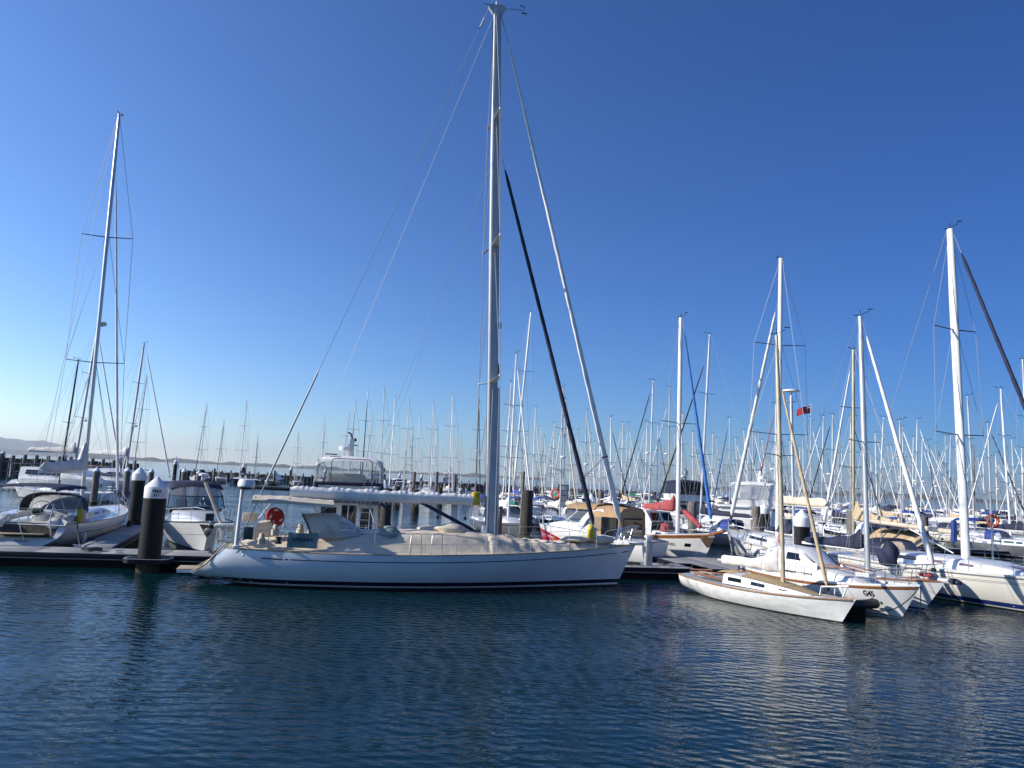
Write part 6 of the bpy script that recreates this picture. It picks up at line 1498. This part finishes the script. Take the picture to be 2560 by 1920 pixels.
# ================================================================== THE FOREST OF MASTS
# (order key, mast foot x, y, masthead x, z, length, heading, headsail, cover, mast, flag)
FLEET = [
(367, -56.13, 112.0, -55.64, 17.04, 12.6, -80, '-', '-', 'grey', 0),
(517, -70.97, 172.0, -70.81, 18.13, 13.5, -76, 'dark', 'navy_canvas', '-', 0),
(560, -67.91, 176.0, -67.97, 14.56, 10.8, -76, 'dark', '-', '-', 0),
(617, -60.94, 170.0, -60.85, 18.89, 14.0, -80, '-', '-', '-', 0),
(645, -60.68, 180.0, -60.96, 11.81, 8.8, -76, 'dark', '-', '-', 0),
(746, -51.41, 182.0, -51.81, 13.06, 9.7, -80, '-', '-', '-', 0),
(813, -46.06, 184.0, -45.90, 15.46, 11.5, -80, '-', '-', '-', 0),
(874, -36.81, 164.8, -35.87, 16.89, 12.6, 100, '-', '-', '-', 0),
(889, -24.80, 116.9, -24.65, 15.34, 11.4, -80, '-', '-', '-', 0),
(920, -26.53, 136.6, -26.66, 19.31, 14.3, -80, '-', '-', '-', 0),
(932, -30.98, 161.6, -30.12, 17.16, 12.8, -80, '-', '-', '-', 0),
(961, -20.45, 120.4, -20.84, 18.00, 13.3, -80, '-', '-', '-', 0),
(988, -22.18, 140.6, -22.16, 18.77, 13.9, -80, '-', '-', '-', 0),
(1024, -17.29, 124.1, -17.10, 16.66, 12.4, -80, '-', '-', '-', 0),
(1031, -24.23, 186.0, -24.45, 15.55, 11.6, -76, '-', '-', '-', 0),
(1050, -19.81, 159.5, -19.52, 16.89, 12.6, 100, '-', '-', '-', 0),
(1084, -14.67, 140.1, -14.74, 18.24, 13.5, -80, '-', '-', '-', 0),
(1093, -17.98, 173.9, -17.06, 15.30, 11.4, -80, '-', '-', '-', 0),
(1132, -9.27, 120.1, -9.57, 17.46, 13.0, -80, '-', '-', '-', 0),
(1152, -12.10, 188.0, -12.34, 14.45, 10.8, -80, '-', '-', '-', 0),
(1198, -5.12, 123.6, -5.37, 17.19, 12.8, -80, '-', 'brown_canvas', 'timber', 0),
(1277, -0.44, 80.9, -0.07, 13.39, 9.9, -72, '-', '-', '-', 0),
(1278, -0.10, 69.7, -0.08, 13.41, 9.9, 106, '-', '-', '-', 0),
(1291, 0.19, 59.3, 0.24, 14.44, 10.7, -66, '-', '-', '-', 0),
(1308, 2.23, 123.6, 2.23, 12.85, 9.6, -72, '-', '-', '-', 0),
(1320, 3.58, 147.2, 3.69, 12.84, 9.6, 112, '-', '-', '-', 0),
(1339, 3.51, 102.2, 3.43, 14.36, 10.7, -72, '-', '-', '-', 0),
(1353, 5.43, 125.6, 5.32, 13.35, 9.9, 106, '-', '-', '-', 0),
(1363, 7.51, 147.0, 7.10, 12.84, 9.6, 118, '-', '-', '-', 0),
(1378, 10.16, 175.3, 9.96, 12.83, 9.6, 106, '-', '-', '-', 0),
(1387, 6.65, 109.9, 6.65, 12.86, 9.6, 112, '-', '-', '-', 0),
(1389, 11.44, 182.3, 11.46, 12.83, 9.6, 106, '-', '-', '-', 0),
(1408, 4.89, 67.5, 4.72, 12.91, 9.6, -72, '-', '-', '-', 0),
(1414, 5.84, 77.0, 5.68, 12.89, 9.6, 106, '-', '-', '-', 0),
(1430, 10.22, 121.7, 10.24, 12.85, 9.6, -72, '-', '-', '-', 0),
(1445, 12.14, 129.0, 11.90, 13.34, 9.9, -60, '-', '-', '-', 0),
(1467, 9.20, 88.9, 9.17, 12.88, 9.6, -72, '-', '-', '-', 0),
(1476, 14.65, 130.5, 14.25, 12.85, 9.6, -60, '-', '-', '-', 0),
(1488, 16.98, 146.5, 17.00, 12.35, 9.2, 112, '-', '-', '-', 0),
(1500, 13.52, 108.9, 13.29, 11.87, 8.8, 118, '-', '-', '-', 0),
(1511, 20.21, 153.8, 19.74, 13.33, 9.9, 118, '-', '-', '-', 0),
(1527, 13.28, 95.3, 12.97, 12.87, 9.6, -60, '-', '-', '-', 0),
(1557, 17.69, 115.2, 17.57, 13.85, 10.3, 112, '-', '-', '-', 0),
(1570, 20.18, 127.5, 20.34, 14.83, 11.0, -60, '-', '-', '-', 0),
(1576, 24.96, 152.1, 24.87, 13.33, 9.9, 118, '-', '-', '-', 0),
(1593, 28.61, 162.2, 28.01, 13.82, 10.3, -60, '-', '-', '-', 0),
(1609, 32.03, 174.2, 31.60, 14.31, 10.7, 106, '-', '-', '-', 0),
(1618, 21.39, 115.8, 21.50, 14.34, 10.7, 118, '-', '-', '-', 0),
(1633, 14.78, 77.5, 14.90, 15.40, 11.4, 124, 'black', 'green_canvas', '-', 0),
(1645, 25.87, 128.6, 25.76, 14.83, 11.0, -72, '-', '-', '-', 0),
(1659, 33.73, 159.7, 33.30, 12.84, 9.6, -72, '-', '-', '-', 0),
(1674, 20.26, 93.6, 20.13, 16.88, 12.5, 118, '-', '-', 'gold', 0),
(1686, 30.04, 131.2, 29.20, 14.83, 11.0, -60, '-', '-', '-', 0),
(1706, 23.60, 101.1, 23.56, 14.36, 10.7, 118, '-', '-', '-', 0),
(1732, 28.36, 113.9, 28.22, 12.86, 9.6, -72, '-', '-', '-', 0),
(1743, 47.74, 183.6, 46.65, 13.32, 9.9, 112, '-', '-', '-', 0),
(1753, 31.31, 117.7, 30.51, 11.86, 8.8, 112, '-', '-', '-', 0),
(1762, 34.86, 129.2, 34.14, 11.86, 8.8, -72, '-', '-', '-', 0),
(1774, 15.98, 61.6, 16.54, 17.33, 12.7, 124, 'black', 'navy_canvas', '-', 0),
(1782, 37.15, 135.3, 37.18, 14.33, 10.7, 106, '-', '-', '-', 0),
(1793, 44.71, 155.0, 43.53, 14.82, 11.0, 106, '-', '-', '-', 0),
(1802, 48.04, 165.6, 47.34, 14.32, 10.7, 112, '-', '-', '-', 0),
(1818, 53.19, 180.4, 53.14, 13.82, 10.3, -66, '-', '-', '-', 0),
(1824, 29.54, 98.9, 29.40, 13.86, 10.3, 106, 'blue', '-', '-', 0),
(1828, 55.79, 185.2, 55.55, 13.82, 10.3, -72, '-', '-', '-', 0),
(1839, 42.96, 137.9, 42.16, 13.83, 10.3, -72, '-', '-', '-', 0),
(1849, 48.56, 153.0, 47.64, 11.85, 8.8, 106, '-', '-', '-', 0),
(1859, 36.53, 112.2, 35.52, 13.35, 9.9, -72, '-', '-', '-', 0),
(1870, 53.29, 165.1, 53.28, 14.32, 10.7, 118, '-', '-', '-', 0),
(1879, 60.33, 184.5, 60.45, 11.85, 8.8, -60, '-', '-', 'timber', 0),
(1881, 34.45, 103.8, 34.08, 13.36, 9.9, -72, '-', '-', '-', 0),
(1896, 40.89, 119.4, 40.17, 13.85, 10.3, 106, '-', '-', '-', 0),
(1905, 48.71, 138.7, 47.38, 13.83, 10.3, 112, '-', '-', '-', 0),
(1914, 60.89, 175.8, 60.93, 11.85, 8.8, 106, '-', '-', '-', 0),
(1919, 66.80, 191.1, 66.75, 12.83, 9.6, -60, '-', '-', '-', 0),
(1930, 53.85, 149.0, 52.92, 13.83, 10.3, -60, '-', '-', '-', 0),
(1940, 25.93, 72.1, 25.97, 12.90, 9.6, 106, 'red', '-', '-', 0),
(1953, 60.51, 160.1, 58.85, 13.33, 9.9, 118, '-', '-', '-', 0),
(1963, 47.28, 124.7, 46.52, 11.86, 8.8, -60, '-', '-', '-', 0),
(1974, 53.33, 137.2, 51.99, 13.83, 10.3, 106, '-', '-', '-', 0),
(1986, 70.47, 178.1, 68.65, 13.82, 10.3, -60, '-', '-', '-', 0),
(2000, 63.83, 163.1, 64.10, 14.32, 10.7, 118, '-', '-', '-', 0),
(2008, 47.08, 118.4, 47.03, 13.35, 9.9, 118, '-', '-', '-', 0),
(2027, 42.79, 105.2, 42.88, 14.52, 10.8, -72, '-', '-', '-', 1),
(2045, 68.59, 164.0, 68.46, 13.33, 9.9, -66, '-', '-', '-', 0),
(2059, 36.17, 85.8, 36.46, 13.38, 9.9, 118, '-', '-', '-', 0),
(2068, 72.68, 164.5, 70.71, 12.84, 9.6, 112, '-', '-', '-', 0),
(2082, 34.58, 79.4, 34.73, 12.89, 9.6, 112, 'black', '-', '-', 0),
(2087, 82.66, 188.3, 82.84, 12.83, 9.6, -60, '-', '-', '-', 0),
(2096, 59.99, 135.0, 60.06, 11.86, 8.8, -66, '-', '-', '-', 0),
(2105, 63.53, 141.8, 63.78, 13.34, 9.9, -60, '-', '-', '-', 0),
(2127, 41.15, 89.4, 41.31, 13.87, 10.3, -60, '-', '-', '-', 0),
(2136, 32.80, 70.6, 32.98, 11.90, 8.8, 112, '-', '-', '-', 0),
(2156, 61.15, 125.2, 59.81, 13.35, 9.9, 112, '-', '-', '-', 0),
(2167, 72.65, 147.0, 71.07, 13.83, 10.3, 106, '-', '-', '-', 0),
(2177, 84.20, 172.2, 84.17, 13.82, 10.3, -66, '-', '-', '-', 0),
(2188, 57.86, 116.6, 57.72, 14.34, 10.7, -72, '-', '-', '-', 0),
(2198, 88.32, 172.9, 86.44, 12.83, 9.6, 118, '-', '-', '-', 0),
(2209, 46.34, 93.1, 47.18, 14.37, 10.7, 118, '-', '-', '-', 0),
(2218, 78.34, 150.4, 76.86, 14.82, 11.0, 112, '-', '-', '-', 0),
(2227, 83.75, 158.1, 81.60, 15.31, 11.4, -72, '-', '-', '-', 0),
(2236, 71.82, 134.8, 70.24, 14.83, 11.0, -60, '-', '-', '-', 0),
(2249, 33.16, 62.7, 33.16, 10.91, 8.1, -60, '-', '-', '-', 0),
(2257, 55.48, 104.5, 55.66, 14.36, 10.7, 112, '-', '-', '-', 0),
(2266, 70.98, 128.8, 69.21, 13.84, 10.3, 112, '-', '-', '-', 0),
(2278, 98.05, 181.3, 98.50, 14.31, 10.7, 112, '-', '-', '-', 0),
(2283, 66.00, 121.4, 66.38, 14.34, 10.7, -72, '-', '-', '-', 0),
(2293, 52.26, 95.5, 52.78, 14.53, 10.8, -60, '-', '-', '-', 0),
(2306, 68.66, 123.8, 69.20, 14.34, 10.7, -72, '-', '-', '-', 0),
(2318, 55.38, 96.0, 54.28, 11.88, 8.8, -60, '-', '-', '-', 0),
(2338, 78.16, 133.1, 76.69, 14.33, 10.7, -72, '-', '-', '-', 0),
(2348, 95.90, 160.6, 93.36, 13.82, 10.3, 118, '-', '-', '-', 0),
(2360, 103.63, 176.7, 103.75, 9.89, 7.5, 106, '-', '-', '-', 0),
(2363, 61.35, 104.0, 61.38, 13.36, 9.9, 106, '-', '-', '-', 0),
(2377, 64.69, 109.3, 65.31, 13.85, 10.3, 112, '-', '-', '-', 0),
(2389, 83.54, 134.7, 81.35, 13.84, 10.3, 112, '-', '-', '-', 0),
(2403, 86.36, 137.8, 84.29, 14.33, 10.7, 112, '-', '-', '-', 0),
(2418, 47.88, 76.4, 47.51, 15.24, 11.3, -60, '-', '-', '-', 0),
(2435, 77.54, 123.7, 77.77, 13.35, 9.9, 118, '-', '-', 'timber', 0),
(2444, 108.43, 167.9, 106.31, 14.32, 10.7, -72, '-', '-', '-', 0),
(2457, 104.09, 162.5, 104.06, 14.32, 10.7, 118, '-', '-', '-', 0),
(2470, 52.06, 80.2, 52.01, 12.89, 9.6, -60, '-', '-', '-', 0),
(2479, 91.82, 137.1, 89.41, 12.85, 9.6, -72, '-', '-', '-', 0),
(2489, 94.38, 143.6, 94.49, 13.83, 10.3, -60, '-', '-', '-', 0),
(2501, 46.05, 68.3, 45.61, 14.92, 11.0, 112, '-', '-', '-', 0),
(2510, 75.55, 110.3, 73.87, 12.36, 9.2, -66, '-', '-', '-', 0),
(2529, 71.53, 104.6, 71.13, 13.36, 9.9, -72, '-', '-', '-', 0),
(2548, 128.11, 185.8, 127.91, 9.40, 7.5, 106, '-', '-', '-', 0),
(2554, 78.60, 113.6, 78.79, 12.86, 9.6, 118, '-', '-', '-', 0),
(2557, 42.55, 60.6, 42.38, 16.31, 12.0, -72, '-', 'navy_canvas', '-', 0)
]
LANDMARKS = ((1232, "the big central mast"), (1418, "the grey notice board"), (1702, "the red covered ketch"), (1941, "the gold keelboat mast"), (1982, "the dish topped mast"), (2142, "the stepped silver mast"), (2385, "the right edge mast"))
ORD = tuple('first second third fourth fifth sixth seventh eighth ninth tenth eleventh twelfth thirteenth fourteenth fifteenth sixteenth seventeenth eighteenth nineteenth twentieth twenty-first twenty-second twenty-third twenty-fourth twenty-fifth twenty-sixth twenty-seventh twenty-eighth twenty-ninth thirtieth'.split())
fr = random.Random(23)
PAL = [('navy_canvas', 'navy'), ('navy_canvas', 'navy'), ('navy_canvas', 'navy'), ('blue_canvas', 'blue'), ('white_canvas', 'white'), ('white_canvas', 'white'), ('cream_canvas', 'cream'), ('sand_canvas', 'tan'), ('green_canvas', 'green'), ('greywhite_canvas', 'grey')]
NAMES = dict(navy_canvas='navy', blue_canvas='blue', white_canvas='white', cream_canvas='cream', sand_canvas='tan', green_canvas='green', greywhite_canvas='grey', brown_canvas='brown')
SPAR = {'-': 'white_spar', 'dark': 'dark_spar', 'grey': 'grey_spar', 'gold': 'gold_spar', 'timber': 'timber_spar', 'white': 'white_spar'}
FURL = {'dark': 'navy_canvas', 'black': 'black_canvas', 'blue': 'blue_canvas', 'red': 'red_canvas'}
xs_all = sorted(r[0] for r in FLEET)
def where(px):
    if px < 480: return 'leaning grey mast rising behind the second catamaran'
    if px < 850:
        g = [x for x in xs_all if 480 <= x < 850]; return ORD[g.index(px)] + ' mast right of the motor cruiser by the breakwater'
    lx, ln = min(LANDMARKS, key=lambda q: abs(q[0] - px))
    g = [x for x in xs_all if min(LANDMARKS, key=lambda q: abs(q[0] - x)) == (lx, ln) and (x < lx) == (px < lx) and x >= 850]
    k = len(g) - 1 - g.index(px) if px < lx else g.index(px)
    return ORD[k] + ' mast ' + ('left' if px < lx else 'right') + ' of ' + ln if k else 'next mast ' + ('left' if px < lx else 'right') + ' of ' + ln
flag_at = None
for px, fx, fy, tx, tz, L, hd, fu, cov, ms, fl in FLEET:
    cm, cn = fr.choice(PAL)
    if cov != '-': cm, cn = cov, NAMES[cov]
    fm = FURL.get(fu) or fr.choice(['white_canvas', 'white_canvas', 'white_canvas', 'greywhite_canvas', None, None, 'navy_canvas', 'cream_canvas'])
    hood = fr.choice(['navy_canvas', 'navy_canvas', 'blue_canvas', 'white_canvas', 'sand_canvas', None]); bm_ = fr.choice(['navy_canvas', None, None, 'white_canvas', 'blue_canvas'])
    hl = fr.choice(['white_gelcoat'] * 7 + ['ivory_gelcoat'] * 2 + ['dark_hull_paint', 'slate_hull_paint']); hn = {'white_gelcoat': 'white', 'ivory_gelcoat': 'ivory', 'dark_hull_paint': 'navy', 'slate_hull_paint': 'grey'}[hl]
    if fl: flag_at = (tx, fy, tz)
    yacht('%s yacht with %s boom cover, %s' % (hn, cn, where(px)), (fx, fy), hd, (tx, fy, tz), L=L, hull=hl, cover=cm, furl_m=fm, hood=hood, bim=bm_, nsp=fr.choice([1, 2, 2]) if tz < 15 else 2, mast=SPAR[ms] if ms != '-' else fr.choice(['white_spar', 'white_spar', 'mast_alloy', 'grey_spar']), lod=1 if fy < 110 else 0,
          cove=fr.choice([None, 'navy_paint', 'blue_paint']), frac=fr.choice([.97, .97, .9]), radar=fr.choice([None, None, None, .45]), win=fr.choice(['smoked_glass', 'smoked_glass', 'teal_glass']), gear=True)
# red ensign flying from the masthead staff
x, y, z = flag_at
t = thing('red_flag', 'red ensign with dark canton flying from a masthead among the far masts', 'flag', (x, y, z))
MB().tube([(0, 0, 0), (.05, 0, 2.6)], .03, 6).build('staff', 'white_spar', t)
def fl_(u, v): return (.03 - u * 1.95, .22 * math.sin(u * 7 + v), 2.35 - v * 1.05 - u * .62 - .06 * math.sin(u * 6 + 1))
MB().grid(fl_, 18, 8).build('cloth', 'flag_red', t, angle=70)
MB().grid(lambda u, v: Vector(fl_(.02 + u * .30, .02 + v * .38)) + Vector((0, -.015, 0)), 10, 5).build('canton', 'blue_canvas', t, angle=70)
for k in (0, 1):
    MB().grid(lambda u, v: Vector(fl_(.02 + (u * .30 if k else .15 + u * .04), (.17 + v * .05) if k else .02 + v * .38)) + Vector((0, -.03, 0)), 6, 4).build('cross', 'white_canvas', t, angle=70)
# ================================================================== AIR
hz_ = MB(); hz_.box((0, 7000, 174), (30000, 17200, 352))
ho_ = hz_.build('haze', 'black_plastic'); ho_['kind'] = 'stuff'
hm = bpy.data.materials.new('sea_haze'); hm.use_nodes = True
for nd in list(hm.node_tree.nodes): hm.node_tree.nodes.remove(nd)
_o = hm.node_tree.nodes.new('ShaderNodeOutputMaterial'); _v = hm.node_tree.nodes.new('ShaderNodeVolumePrincipled')
_v.inputs['Color'].default_value = (.86, .92, 1.0, 1); _v.inputs['Density'].default_value = .00007; _v.inputs['Anisotropy'].default_value = .35
hm.node_tree.links.new(_v.outputs[0], _o.inputs['Volume'])
ho_.data.materials.clear(); ho_.data.materials.append(hm)
